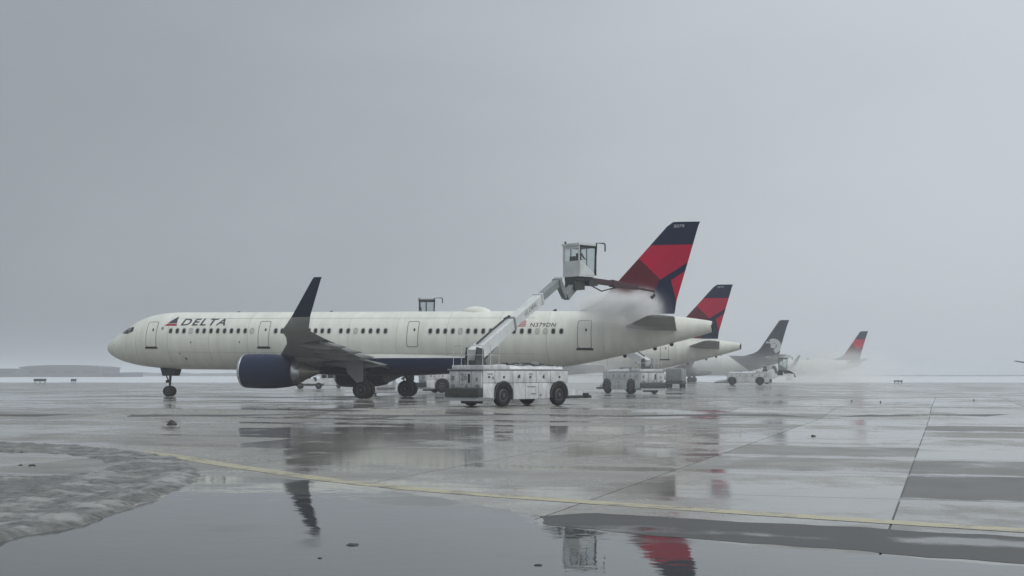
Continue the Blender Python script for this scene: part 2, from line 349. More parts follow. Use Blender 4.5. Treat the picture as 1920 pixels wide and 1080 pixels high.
A18 = R(18); ca, sa = math.cos(A18), math.sin(A18)
SP, SQ, P0q, Q0q = 4.3, 5.0, -4.93, 30.4
def lat(p, q): return (p*ca + q*sa, -p*sa + q*ca)
damp_at = [gp(*t) for t in ((1800, 872), (1800, 930), (1880, 872), (1760, 800), (1905, 930), (1850, 800))]
nslab = 0; cand = []
for i in range(-30, 40):
    for j in range(-8, 28):
        p0, q0 = P0q + i*SP, Q0q + j*SQ
        cx, cyy = lat(p0 + SP/2, q0 + SQ/2)
        if 9 < cyy < 101 and abs(cx) < 0.40*cyy + 4.5: cand.append((cyy, p0, q0))
cand.sort()
for cyy, p0, q0 in cand[:300]:
    gap = 0.014; top = []; bot = []
    jz = 0.0
    for (p, q) in ((p0+gap, q0+gap), (p0+SP-gap, q0+gap), (p0+SP-gap, q0+SQ/2), (p0+SP-gap, q0+SQ-gap), (p0+gap, q0+SQ-gap), (p0+gap, q0+SQ/2)):
        x, y = lat(p, q); top.append((x, y, G(y) + jz)); bot.append((x, y, G(y) - 0.008))
    mb = MB(); mb.v = top + bot
    mb.f = [(0,1,2,5), (5,2,3,4)] + [(k, (k+1) % 6, (k+1) % 6 + 6, k+6) for k in range(6)]
    mt = pave_wet
    for (dx, dy) in damp_at:
        p, q = dx*ca - dy*sa, dx*sa + dy*ca
        if p0 <= p < p0+SP and q0 <= q < q0+SQ: mt = pave_damp
    mb.obj('concrete_slab', mt, apron, 0)

def sheet(name, poly, z, mat, parent=None):
    bm = bmesh.new(); vv = [bm.verts.new((x, y, z)) for x, y in poly]; bm.faces.new(vv)
    bmesh.ops.triangulate(bm, faces=bm.faces[:]); me = bpy.data.meshes.new(name); bmesh.ops.recalc_face_normals(bm, faces=bm.faces[:])
    for f in bm.faces:
        if f.normal.z < 0: f.normal_flip()
    bm.to_mesh(me); bm.free()
    o = bpy.data.objects.new(name, me); C.objects.link(o); me.materials.append(mat); o.parent = parent; return o
def wavy(px, step=0.25, amp=0.18, seed=0.0, z=-DROP):       # photo outline -> ground polygon with a ragged edge
    pts = [Vector(gp(*t, z)) for t in px]; out = []
    for a, b in zip(pts, pts[1:] + pts[:1]):
        n_ = max(1, int((b-a).length/step)); nn = Vector((-(b-a).y, (b-a).x)).normalized() if (b-a).length > 0 else Vector((0, 0))
        for k in range(n_):
            p = a.lerp(b, k/n_); e = mnoise.noise(Vector((p.x*0.9, p.y*0.9, seed))) + 0.5*mnoise.noise(Vector((p.x*3, p.y*3, seed+5)))
            out.append(tuple(p + nn*e*amp))
    return out
tag(sheet('puddle', wavy([(378,893),(520,897),(660,908),(800,930),(930,953),(1010,966),(1012,984),(1180,1003),(1500,1031),(1920,1064),(2150,1082),(2150,1250),(-350,1250),(-350,1090),(0,1012),(165,980),(290,936),(352,908)], 0.12, 0.2, 3.0), -DROP+0.0012, water),
    'wide shallow puddle mirroring the sky along the bottom edge', 'puddle', None, 'structure')
tag(sheet('asphalt_strip', wavy([(1010,968),(1120,962),(1300,972),(1600,990),(1920,1008),(2150,1022),(2150,1076),(1920,1058),(1500,1026),(1180,999),(1030,985)], 0.15, 0.16, 9.0), -DROP+0.0026, asphalt),
    'dark asphalt strip between yellow line and puddle', 'asphalt strip', None, 'structure')
line_px = [(270,848),(330,856),(400,868),(500,883),(620,900),(760,915),(900,927),(1110,942),(1300,955),(1500,968),(1700,981),(1920,995),(2200,1014)]
cps = [Vector(gp(*t)) for t in line_px]
def catmull(P, k=6):
    o = []
    for i in range(len(P)-1):
        a, b, c, d_ = P[max(i-1,0)], P[i], P[i+1], P[min(i+2,len(P)-1)]
        for s_ in range(k):
            t = s_/k; o.append(0.5*((2*b)+(c-a)*t+(2*a-5*b+4*c-d_)*t*t+(3*b-a-3*c+d_)*t*t*t))
    return o + [P[-1]]
cl_ = catmull(cps); mb = MB()
for i, p in enumerate(cl_):
    t = (cl_[min(i+1, len(cl_)-1)] - cl_[max(i-1, 0)]).normalized(); nn = Vector((-t.y, t.x)); hw = 0.22 + 0.012*mnoise.noise(Vector((p.x, p.y, 1)))
    mb.v += [(p.x+nn.x*hw, p.y+nn.y*hw, -DROP+0.0042), (p.x-nn.x*hw, p.y-nn.y*hw, -DROP+0.0042)]
    if i: mb.f.append((2*i-2, 2*i-1, 2*i+1, 2*i))
tag(mb.obj('taxi_line', yellow, None, 60), 'worn pale yellow taxi guide line curving across the wet apron', 'road marking', None, 'structure')

# snow field, treeline
mb = MB(); n_ = 60
for k in range(n_+1):
    x = -FAR + 2*FAR*k/n_
    y0 = 268 + 6*mnoise.noise(Vector((x*0.01, 0, 0))) - 0.0
    mb.v += [(x, y0 + abs(x)*0.02, 0.005), (x, y0 + 14, 0.12), (x, 900, 0.3), (x, FAR - 10, 0.3)]
    if k:
        o = 4*(k-1)
        for r_ in range(3): mb.f.append((o+r_, o+4+r_, o+5+r_, o+1+r_))
tag(mb.obj('snow_field', snow_m, None, 60), 'flat strip of white snow beyond the apron', 'snow', None, 'structure')
mb = MB(); tree_far = M('far_trees', (0.05, 0.055, 0.05), 0.9, var=0.4, scale=0.05)
prev = None
for k in range(0, 420):
    x = -1500 + 3600*k/419; h = 3.0 + 1.6*mnoise.noise(Vector((x*0.004, 3, 0))) + 1.2*mnoise.noise(Vector((x*0.06, 1, 0)))
    if x > -150: h *= 0.5
    y = 1150 + 0.05*x
    mb.v += [(x, y, 0), (x, y+8, h), (x, y+30, h), (x, y+38, 0)]
    if k:
        o = 4*(k-1)
        for r_ in range(3): mb.f.append((o+r_, o+4+r_, o+5+r_, o+1+r_))
tag(mb.obj('far_treeline', tree_far, None, 60), 'faint grey line of trees along the horizon', 'treeline', None, 'stuff')

# slush crescent, a height field
outer = [gp(*t) for t in ((-420,826),(0,830),(110,833),(210,843),(295,851),(350,866),(374,887),(355,908),(288,938),(165,983),(0,1014),(-260,1072),(-420,1090))]
inner = [gp(*t) for t in ((-420,846),(0,847),(120,851),(190,862),(206,874),(165,889),(60,893),(-420,893))]
def sdist(X, Y, poly):
    dmin = np.full(X.shape, 1e9); inside = np.zeros(X.shape, bool); n_ = len(poly)
    for i in range(n_):
        (ax, ay), (bx, by) = poly[i], poly[(i+1) % n_]
        dx, dy = bx-ax, by-ay; t = np.clip(((X-ax)*dx+(Y-ay)*dy)/(dx*dx+dy*dy+1e-9), 0, 1)
        dmin = np.minimum(dmin, np.hypot(X-ax-t*dx, Y-ay-t*dy))
        c = ((ay > Y) != (by > Y)) & (X < (bx-ax)*(Y-ay)/(by-ay+1e-12)+ax); inside ^= c
    return np.where(inside, dmin, -dmin)
gx = np.arange(-14.5, -4.2, 0.055); rows = []; y = 11.0
while y < 38: rows.append(y); y += 0.05*(y/14)
gy = np.array(rows); X, Y = np.meshgrid(gx, gy)
so, si = sdist(X, Y, outer), sdist(X, Y, inner)
nA = np.zeros(X.shape); nB = np.zeros(X.shape)
for i in range(X.shape[0]):
    for j in range(X.shape[1]):
        if so[i, j] > -0.4:
            nA[i, j] = mnoise.fractal(Vector((X[i, j]*1.3, Y[i, j]*1.3, 0)), 0.9, 2.1, 4)
            nB[i, j] = mnoise.fractal(Vector((X[i, j]*7, Y[i, j]*7, 4)), 0.7, 2.1, 3)
s2 = np.minimum(so, -si*1.2) + 0.16*nA + 0.05*nB
ridge = np.exp(-((so-0.40)/0.30)**2)*0.085*(Y < 24) + np.exp(-((so-1.7)/0.3)**2)*0.06*(Y < 25)
hgt = np.clip(s2/0.16, -1, 1)*0.022 + np.where(s2 > 0, np.clip(s2/0.15, 0, 1)*(ridge*(0.7+0.6*nA) + 0.024*nA + 0.022*nB), 0)
idx = -np.ones(X.shape, int); mb = MB(); keep = s2 > -0.10
for i in range(X.shape[0]):
    for j in range(X.shape[1]):
        if keep[i, j]: idx[i, j] = len(mb.v); mb.v.append((X[i, j], Y[i, j], -DROP + float(hgt[i, j])))
for i in range(X.shape[0]-1):
    for j in range(X.shape[1]-1):
        q = (idx[i, j], idx[i, j+1], idx[i+1, j+1], idx[i+1, j])
        if min(q) >= 0: mb.f.append(q)
tag(mb.obj('slush', slush_m, None, 80), 'dirty grey slush ridge curving over the apron at left', 'slush', None, 'stuff')

# ------------------------------------------------------------------ airliner pieces
def interp(tab, x):
    for (a, *va), (b, *vb) in zip(tab, tab[1:]):
        if a <= x <= b:
            t = (x-a)/(b-a) if b > a else 0; return [p+(q-p)*t for p, q in zip(va, vb)]
    return list(tab[0][1:]) if x < tab[0][0] else list(tab[-1][1:])
def smooth_tab(tab, n):                            # resample with a monotone-ish cubic so the body has no kinks
    xs_ = [t[0] for t in tab]; out = []
    for i in range(len(tab)-1):
        for k in range(n):
            t = k/n; row = [xs_[i]+(xs_[i+1]-xs_[i])*t]
            for c in range(1, len(tab[0])):
                p = [tab[max(i-1,0)], tab[i], tab[i+1], tab[min(i+2,len(tab)-1)]]
                h = p[2][0]-p[1][0]
                m0 = 0 if p[1][c] == p[2][c] else (p[2][c]-p[0][c])/max(1e-6, p[2][0]-p[0][0])*h
                m1 = 0 if p[1][c] == p[2][c] else (p[3][c]-p[1][c])/max(1e-6, p[3][0]-p[1][0])*h
                if i > 0 and p[0][c] == p[1][c]: m0 = 0
                if i < len(tab)-2 and p[3][c] == p[2][c]: m1 = 0
                row.append((2*t**3-3*t*t+1)*p[1][c]+(t**3-2*t*t+t)*m0+(-2*t**3+3*t*t)*p[2][c]+(t**3-t*t)*m1)
            out.append(tuple(row))
    return out + [tuple(tab[-1])]
ZC = 3.90
A321 = smooth_tab([(0,-.55,-.55,.01),(.06,-.34,-.76,.24),(.25,-.07,-1.0,.5),(.6,.2,-1.22,.76),(1.0,.42,-1.40,.98),(1.5,.68,-1.56,1.2),(2.0,1.0,-1.68,1.38),(2.5,1.33,-1.78,1.53),(3,1.57,-1.86,1.65),(3.5,1.74,-1.92,1.74),(4.2,1.9,-1.98,1.84),(5.2,2.03,-2.04,1.94),(6.5,2.07,-2.07,1.975),(31,2.07,-2.07,1.975),(34,2.06,-1.78,1.9),(36.5,2.03,-1.36,1.7),(39,1.95,-.8,1.32),(41.4,1.77,-.2,.88),(42.8,1.62,.16,.6),(44.2,1.42,.56,.38),(44.5,1.36,.66,.32)], 4)
B737 = smooth_tab([(0,-.5,-.5,.01),(.06,-.32,-.7,.2),(.3,-.05,-.95,.46),(.8,.28,-1.2,.78),(1.5,.66,-1.45,1.12),(2.2,1.1,-1.62,1.36),(3,1.55,-1.75,1.56),(4,1.83,-1.86,1.7),(5.5,2.0,-1.95,1.85),(7,2.0,-2.0,1.88),(26,2.0,-2.0,1.88),(29,1.98,-1.66,1.8),(32,1.9,-1.02,1.5),(35,1.76,-.2,1.02),(37,1.62,.4,.62),(37.8,1.45,.85,.4),(38.0,1.3,1.05,.2)], 4)
class Body:
    def __init__(s, tab, zc, pitch=0.0, x0=21.98): s.t = tab; s.zc = zc; s.k = math.tan(R(pitch)); s.x0 = x0
    def sec(s, x): t, b, h = interp(s.t, x); return s.zc+(t+b)/2, max(1e-4, (t-b)/2), h
    def sh(s, x, y, z): return (x, y, z - (x-s.x0)*s.k)
    def surf(s, x, z, off=0.0, side=-1):
        zc, hz, hy = s.sec(x); k = max(-0.999, min(0.999, (z-zc)/hz)); y = hy*math.sqrt(1-k*k)
        nz_ = k/hz; ny = math.sqrt(1-k*k)/hy; ln = math.hypot(nz_, ny)
        return (x, side*(y + off*ny/ln), z + off*nz_/ln)
    def skin(s):
        mb = MB(); n_ = 56
        mb.loft([[(x, h*math.cos(2*math.pi*j/n_), s.zc+(t+b)/2+(t-b)/2*math.sin(2*math.pi*j/n_)) for j in range(n_)] for x, t, b, h in s.t])
        return mb.xf(s.sh)
    def patch(s, me2d, off=0.008, dz=0.12, thick=None):       # lay a flat (x, z) bmesh onto the port side
        bm = me2d; zs = [v.co.y for v in bm.verts]; z = math.floor(min(zs)/dz)*dz
        while z < max(zs):
            bmesh.ops.bisect_plane(bm, geom=bm.verts[:]+bm.edges[:]+bm.faces[:], plane_co=(0, z, 0), plane_no=(0, 1, 0)); z += dz
        bm.verts.index_update(); mb = MB()
        mb.v = [s.sh(*s.surf(v.co.x, v.co.y, off)) for v in bm.verts]; mb.f = [[v.index for v in f.verts] for f in bm.faces]; bm.free(); return mb
def poly2d(*polys):
    bm = bmesh.new()
    for p in polys: bm.faces.new([bm.verts.new((x, z, 0)) for x, z in p])
    return bm
def rrect(cx, cz, w_, h_, r, n_=3, lean=0.0):
    o = []
    for (sx, sz, a0) in ((1,1,0),(-1,1,90),(-1,-1,180),(1,-1,270)):
        for k in range(n_+1):
            a = R(a0+90*k/n_); zz = cz+sz*(h_/2-r)+r*math.sin(a); o.append((cx+sx*(w_/2-r)+r*math.cos(a)+lean*(zz-cz), zz))
    return o
def ring2d(a, b):
    bm = bmesh.new(); va = [bm.verts.new((x, z, 0)) for x, z in a]; vb = [bm.verts.new((x, z, 0)) for x, z in b]; n_ = len(a)
    for i in range(n_): bm.faces.new((va[i], va[(i+1) % n_], vb[(i+1) % n_], vb[i]))
    return bm
def text2d(txt, x0, z0, width, height, shear=0.0, bold=0.0, spacing=1.0):
    c = bpy.data.curves.new('lettering', 'FONT'); c.body = txt; c.shear = shear; c.offset = bold; c.space_character = spacing; c.resolution_u = 3
    o = bpy.data.objects.new('lettering', c); C.objects.link(o); dg = bpy.context.evaluated_depsgraph_get()
    me = bpy.data.meshes.new_from_object(o.evaluated_get(dg)); bm = bmesh.new(); bm.from_mesh(me)
    C.objects.unlink(o); bpy.data.objects.remove(o); bpy.data.meshes.remove(me)
    bmesh.ops.remove_doubles(bm, verts=bm.verts[:], dist=1e-5)
    xs_ = [v.co.x for v in bm.verts]; zs = [v.co.y for v in bm.verts]
    for v in bm.verts:
        v.co = Vector((x0+(v.co.x-min(xs_))/(max(xs_)-min(xs_))*width, z0+(v.co.y-min(zs))/(max(zs)-min(zs))*height, 0))
    return bm
def foil(xle, xte, y, z, tk, twist=0.0, n_=10, vertical=False, zle=None):
    ch = xte-xle; top = []; bot = []
    for k in range(n_+1):
        u = 0.5*(1-math.cos(math.pi*k/n_)); t = tk*ch*(1.4845*math.sqrt(u)-0.63*u-1.758*u*u+1.4215*u**3-0.5180*u**4)
        top.append((u, t)); bot.append((u, -t))
    loop = top + bot[-2:0:-1]
    if vertical: return [(xle+u*ch, y+t, z) for u, t in loop]
    return [(xle+u*ch, y, z + t + (0.5-u)*ch*twist) for u, t in loop]
def wheel(parent, cx, cy_, r, wd, name='wheel', rim=rim_grey):
    hw = wd/2
    o = MB().lathe_y([(-hw*.55, r*.58), (-hw*.92, r*.66), (-hw, r*.82), (-hw*.8, r*.95), (-hw*.4, r), (hw*.4, r), (hw*.8, r*.95), (hw, r*.82), (hw*.92, r*.66), (hw*.55, r*.58)], cx, cy_, r).obj(name, rubber, parent)
    MB().lathe_y([(-hw*.86, r*.12), (-hw*.84, r*.17), (-hw*.5, r*.2), (-hw*.42, r*.42), (-hw*.80, r*.47), (-hw*.60, r*.6), (hw*.60, r*.6), (hw*.80, r*.47), (hw*.42, r*.42), (hw*.5, r*.2), (hw*.84, r*.17), (hw*.86, r*.12)], cx, cy_, r, 20).obj('rim', rim, o)
    return o
def wing(body, secs, side, mat, parent, name='wing'):
    mb = MB().loft([foil(a, b, side*y, z, tk, tw) for a, b, y, z, tk, tw in secs]).xf(body.sh); return mb.obj(name, mat, parent, 50)
def engine(body, parent, x0, y0, zc, r, ln, mat):
    e = MB().lathe_x([(0.12, r*.80), (0.03, r*.84), (0.0, r*.88), (0.05, r*.925), (0.3, r*.975), (ln*.35, r), (ln*.6, r*.985), (ln*.85, r*.90), (ln, r*.80), (ln-.04, r*.77), (ln*.8, r*.78), (ln*.3, r*.76), (.5, r*.77), (0.12, r*.80)], x0, y0, zc).xf(body.sh).obj('engine', mat, parent)
    MB().lathe_x([(0.14, r*.795), (0.03, r*.838), (-0.012, r*.88), (0.05, r*.932), (0.17, r*.965), (0.19, r*.955)], x0, y0, zc).xf(body.sh).obj('intake_lip', metal_bright, e)
    MB().lathe_x([(1.0, r*.77), (0.98, r*.3), (0.55, r*.02)], x0, y0, zc, cap=(True, True)).xf(body.sh).obj('fan', metal_dark, e)
    MB().lathe_x([(ln-.5, r*.74), (ln-.05, r*.735), (ln*1.12, r*.60), (ln*1.13, r*.56), (ln-.5, r*.5)], x0, y0, zc).xf(body.sh).obj('core_cowl', metal_bright, e)
    MB().lathe_x([(ln-.4, r*.52), (ln*1.12, r*.55), (ln*1.22, r*.42), (ln*1.45, r*.09)], x0, y0, zc, cap=(True, True)).xf(body.sh).obj('exhaust_cone', metal_hot, e)
    return e
def airliner(b, name, cfg):
    root = empty(name, (0, 0, 0))
    fus = b.skin().obj('fuselage', cfg['fus'], root, 60)
    # fin and stabilisers
    f = cfg['fin']; rings = []
    for xle, xte, z in f: rings.append(foil(xle, xte, 0, z, 0.10 if z > f[0][2]+.3 else 0.08, vertical=True))
    fin = MB().loft(rings).xf(b.sh).obj('tail_fin', cfg['finmat'], root, 50)
    xr, zr, xt, zt = cfg['rudder']
    mb = MB(); mb.add([(xr, -.135, zr), (xt, -.075, zt), (xt+.012, -.073, zt), (xr+.015, -.132, zr)], [(0, 1, 2, 3)]); mb.xf(b.sh).obj('rudder_seam', black_void, fin)
    for sd in (-1, 1):
        wing(b, [(a, c, y, z, .10, tw) for a, c, y, z, tw in cfg['htp']], sd, cfg.get('htpmat', wing_grey), root, 'tailplane')
    # wings
    for sd in (-1, 1):
        wg = wing(b, [(a, c, y, z, tk, tw) for a, c, y, z, tk, tw in cfg['wing']], sd, wing_grey, root)
        if cfg.get('sharklet'):
            sh = cfg['sharklet']; drop = 0.0 if sd < 0 else -0.34
            rr = [];
            for a, c, y, z, cant in sh:
                loop = foil(a, c, 0, 0, .09)
                cc, ss = math.cos(R(cant)), math.sin(R(cant))
                rr.append([(x, sd*(y - zz*ss), z + zz*cc + (drop*max(0, (z-4.3)/2.7))) for x, _, zz in loop])
            MB().loft(rr).xf(b.sh).obj('winglet', cfg['sharkmat'], wg, 50)
        for (xa, xb, y, z, hh) in cfg['fairings']:
            prof = [(0, .05), (.12, .5), (.35, .95), (.6, 1.0), (.85, .55), (1, .06)]
            MB().loft([[(xa+(xb-xa)*t, sd*y+.20*k*math.cos(2*math.pi*j/14), z - .10*t + hh*k*math.sin(2*math.pi*j/14)) for j in range(14)] for t, k in prof]).xf(b.sh).obj('flap_fairing', wing_grey, wg)
        for (x1, y1, z1, x2, y2, z2, ch, droop) in cfg['flaps']:
            r_ = []
            for (xx, yy, zz) in ((x1, y1, z1), (x2, y2, z2)):
                r_.append([(xx, sd*yy, zz+.07), (xx+ch*.5, sd*yy, zz+.05-droop*.45), (xx+ch, sd*yy, zz-droop), (xx+ch*.5, sd*yy, zz-.10-droop*.5), (xx, sd*yy, zz-.10)])
            MB().loft(r_).xf(b.sh).obj('flap', wing_grey, wg, 40)
        ex, ey, ez, er, el = cfg['engine']; ex += cfg.get('far_shift', 0) if sd > 0 else 0
        e = engine(b, root, ex, sd*ey, ez, er, el, cfg['engmat'])
        pz = cfg['pylon']
        MB().loft([[(ex+.9, sd*ey-.12, ez+er*.9), (ex+.9, sd*ey+.12, ez+er*.9), (ex+.9, sd*ey+.12, ez+er*.96), (ex+.9, sd*ey-.12, ez+er*.96)],
                   [(ex+2.2, sd*ey-.17, ez+er*.6), (ex+2.2, sd*ey+.17, ez+er*.6), (ex+2.2, sd*ey+.17, pz-.15), (ex+2.2, sd*ey-.17, pz-.15)],
                   [(ex+4.4, sd*ey-.16, ez+er*.55), (ex+4.4, sd*ey+.16, ez+er*.55), (ex+4.4, sd*ey+.16, pz), (ex+4.4, sd*ey-.16, pz)],
                   [(ex+6.4, sd*ey-.05, pz-.35), (ex+6.4, sd*ey+.05, pz-.35), (ex+6.4, sd*ey+.05, pz-.05), (ex+6.4, sd*ey-.05, pz-.05)]]).xf(b.sh).obj('pylon', wing_grey, e, 30)
    # belly fairing
    bx0, bx1, bw, bz0, bz1 = cfg['belly']; rings = []
    for k in range(15):
        t = k/14; s_ = min(1, math.sin(math.pi*min(1, max(0, t)))**0.55 + 0.02); s_ = max(.05, s_); ring = []
        zc2, zh = (bz0+bz1)/2 + (1-s_)*.25, (bz1-bz0)/2*(0.55+.45*s_)
        for j in range(32):
            a = 2*math.pi*j/32; c_, n2 = math.cos(a), math.sin(a)
            ring.append((bx0+(bx1-bx0)*t, bw*(0.72+.28*s_)*math.copysign(abs(c_)**.6, c_), zc2+zh*math.copysign(abs(n2)**.7, n2)))
        rings.append(ring)
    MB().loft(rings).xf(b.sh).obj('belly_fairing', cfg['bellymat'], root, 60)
    # landing gear: wheels stand on the ground whatever the attitude of the body
    nx, nr = cfg['nose_gear']; up = -(nx-b.x0)*b.k
    ng = MB().tube([(nx, 0, nr), (nx+.03, 0, 1.1), (nx+.12, 0, 2.4+up)], [.075, .09, .12], 10).tube([(nx-.02, 0, 1.0), (nx-.75, 0, 2.3+up)], .05).tube([(nx, -.3, nr), (nx, .3, nr)], .05).box(nx-.25, nx-.12, -.14, .14, 1.0, 1.2).obj('nose_gear', metal_dark, root)
    for sd in (-1, 1):
        wheel(ng, nx, sd*.25, nr, .24)
        MB().prism([(nx-.55, 1.95+up), (nx+.75, 1.95+up), (nx+.55, 1.35+up), (nx-.35, 1.35+up)], sd*.42, sd*.42+.03).obj('gear_door', metal_dark, ng)
    gx_, gy_, gr = cfg['main_gear']
    for sd in (-1, 1):
        mg = MB().tube([(gx_, sd*gy_, gr), (gx_, sd*gy_, 1.2), (gx_-.1, sd*gy_, 2.6)], [.11, .14, .17], 12).tube([(gx_, sd*(gy_-.62), gr), (gx_, sd*(gy_+.62), gr)], .08).tube([(gx_, sd*gy_, 1.3), (gx_, sd*(gy_-1.5), 2.3)], .07).tube([(gx_-.05, sd*gy_, .7), (gx_+.4, sd*gy_, 1.0), (gx_+.1, sd*gy_, 1.4)], .05).obj('main_gear', metal_dark, root)
        for k in (-1, 1): wheel(mg, gx_, sd*gy_+k*.46, gr, .42)
        MB().prism([(gx_-1.05, 2.55), (gx_+.25, 2.55), (gx_+.22, 1.15), (gx_-.2, 1.05), (gx_-.9, 1.75)], sd*(gy_+.72), sd*(gy_+.76)).obj('gear_door', grey_panel, mg)
    return root, fus, fin

# ---- near airliner (long single-aisle twin)
PX, PD, PA = -8.69, 92.56, 15.93
b1 = Body(A321, ZC, 0.54)
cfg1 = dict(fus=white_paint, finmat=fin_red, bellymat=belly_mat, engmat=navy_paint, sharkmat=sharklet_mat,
    fin=[(34.6, 42.05, 5.75), (35.9, 42.1, 6.02), (36.75, 42.15, 6.42), (37.15, 42.2, 6.66), (39.5, 42.95, 9.2), (41.55, 43.6, 11.45), (41.95, 43.72, 11.74)], rudder=(40.75, 6.3, 43.05, 11.3),
    htp=[(38.7, 42.3, .5, 4.72, .06), (39.0, 42.35, 1.1, 4.80, .06), (41.3, 43.0, 6.0, 5.32, .04), (41.6, 43.0, 6.22, 5.34, .04)],
    wing=[(13.6, 22.0, .3, 2.35, .13, .03), (14.6, 22.2, 1.975, 2.5, .13, .03), (17.15, 22.5, 6.4, 3.02, .115, .02), (19.45, 22.9, 10.6, 3.47, .11, .01), (20.75, 23.15, 13.4, 3.78, .105, 0), (21.9, 23.65, 16.35, 4.1, .105, -.01)],
    sharklet=[(21.9, 23.65, 16.35, 4.1, 8), (22.15, 23.75, 16.75, 4.2, 30), (22.55, 23.95, 17.08, 4.5, 62), (22.98, 24.10, 17.28, 4.95, 76), (24.42, 24.95, 17.75, 6.95, 80), (24.55, 25.02, 17.78, 7.08, 80)],
    fairings=[(20.0, 24.0, 7.4, 2.82, .30), (20.6, 24.2, 9.9, 3.1, .28), (21.1, 24.2, 12.3, 3.38, .24), (19.2, 23.8, 4.6, 2.35, .3)],
    flaps=[(21.6, 2.1, 2.42, 21.9, 6.3, 2.85, 1.5, .42), (21.9, 6.45, 2.88, 22.55, 12.6, 3.6, 1.15, .34)],
    far_shift=1.9, engine=(14.0, 5.75, 1.76, 1.16, 3.8), pylon=2.85, belly=(11.8, 29.6, 2.12, 1.50, 3.22), nose_gear=(5.07, .38), main_gear=(21.98, 4.15, .585))
air1, fus1, fin1 = airliner(b1, 'airliner', cfg1)
air1.location = (PX - 21.98*math.cos(R(PA)), PD + 21.98*math.sin(R(PA)), 0); air1.rotation_euler = (0, 0, -R(PA))
tag(air1, 'nearest white airliner with navy engine and red tail, DELTA lettering behind the cockpit', 'airliner', 'airliners waiting at the deicing pads')
wxs = [(6.24+.533*k, 4.56) for k in range(12)] + [(12.62, 4.56)] + [(14.45+.5013*k, 4.56) for k in range(9)] + [(19.34+.546*k, 4.56) for k in range(7)] + [(25.84+.532*k, 4.55) for k in range(18)]
pale = {3, 12, 24, 33, 43, 44}
for i, (x, z) in enumerate(wxs):
    b1.patch(poly2d(rrect(x, z, .23, .33, .10)), .010).obj('cabin_window', win_pale if i in pale else win_dark, fus1, 60)
    b1.patch(ring2d(rrect(x, z, .33, .44, .14), rrect(x, z, .23, .33, .10)), .014).obj('window_frame', M('frame_grey', (.45, .46, .43), .4) if 'frame_grey' not in bpy.data.materials else bpy.data.materials['frame_grey'], fus1, 60)
for k, (x, zb, zt, wd) in enumerate(((4.66, 3.42, 5.22, .86), (13.55, 3.46, 5.24, .82), (24.58, 3.50, 5.22, .80), (36.4, 3.46, 5.26, .90))):
    dr = b1.patch(poly2d(rrect(x, (zb+zt)/2, wd-.06, zt-zb-.06, .12, lean=0)), .012).obj('cabin_door', white_paint, fus1, 60)
    b1.patch(ring2d(rrect(x, (zb+zt)/2, wd+.03, zt-zb+.03, .14), rrect(x, (zb+zt)/2, wd-.05, zt-zb-.05, .12)), .016).obj('door_seam', seam, dr, 60)
    b1.patch(poly2d(rrect(x+.12, 4.64, .13, .2, .06)), .02).obj('door_window', win_dark, dr, 60)
    if k != 2: b1.patch(poly2d(rrect(x, zb-.06, wd+.2, .13, .03)), .03).obj('door_sill', metal_dark, dr, 60)
for x in (3.3, 6.0, 9.3, 12.3, 16.4, 19.9, 23.4, 27.0, 30.6, 33.9, 37.6): b1.patch(poly2d([(x, 2.3), (x+.022, 2.3), (x+.022, 5.85), (x, 5.85)]), .006).obj('skin_joint', bpy.data.materials['frame_grey'], fus1, 60)
for z in (3.05, 5.45): b1.patch(poly2d(*[[(x, z), (x+1.0, z), (x+1.0, z+.018), (x, z+.018)] for x in range(6, 33)]), .006, 3).obj('skin_joint', bpy.data.materials['frame_grey'], fus1, 60)
# cockpit panes
for pts in (((1.62, 4.42), (2.02, 4.36), (2.10, 4.78), (1.86, 4.84)), ((2.07, 4.36), (2.52, 4.36), (2.58, 4.84), (2.15, 4.82)), ((2.57, 4.40), (2.95, 4.56), (2.90, 4.84), (2.63, 4.86))):
    b1.patch(poly2d(pts), .012).obj('cockpit_window', win_dark, fus1, 60)
bm_ = text2d('DELTA', 6.93, 4.95, 3.5, .50, .28, .018, 1.22)
b1.patch(bm_, .014, .1).obj('lettering', navy_print, fus1, 0)
wl = b1.patch(poly2d([(5.85, 5.12), (6.58, 5.12), (6.50, 5.62)]), .014, .1).obj('logo', navy_print, fus1, 0)
b1.patch(poly2d([(5.64, 4.93), (6.62, 4.93), (6.60, 5.08), (5.85, 5.08)]), .018, .1).obj('logo_red', red_print, fus1, 0)
b1.patch(text2d('N379DN', 32.75, 4.84, 1.75, .27, .12, .006, 1.1), .014, .1).obj('registration', navy_print, fus1, 0)
fl = b1.patch(poly2d([(31.75, 4.86), (32.45, 4.86), (32.45, 5.26), (31.75, 5.26)]), .010, .1).obj('flag', M('flag_white', (.62, .56, .56), .4), fus1, 0)
for k in range(4): b1.patch(poly2d([(31.75, 4.86+.114*k), (32.45, 4.86+.114*k), (32.45, 4.917+.114*k), (31.75, 4.917+.114*k)]), .016, .1).obj('flag_stripe', M('flag_red', (.45, .09, .11), .4) if 'flag_red' not in bpy.data.materials else bpy.data.materials['flag_red'], fus1, 0)
b1.patch(poly2d([(31.75, 5.06), (32.05, 5.06), (32.05, 5.26), (31.75, 5.26)]), .020, .1).obj('flag_canton', M('flag_blue', (.08, .09, .2), .4), fus1, 0)
bm_ = text2d('3079', 42.0, 11.36, .72, .2, .1, .01); bm_.verts.index_update()
mb = MB(); mb.v = [b1.sh(v.co.x, -.125, v.co.y) for v in bm_.verts]; mb.f = [[v.index for v in f.verts] for f in bm_.faces]; mb.obj('fin_number', M('pale_print', (.5, .52, .55), .4), fin1, 0)
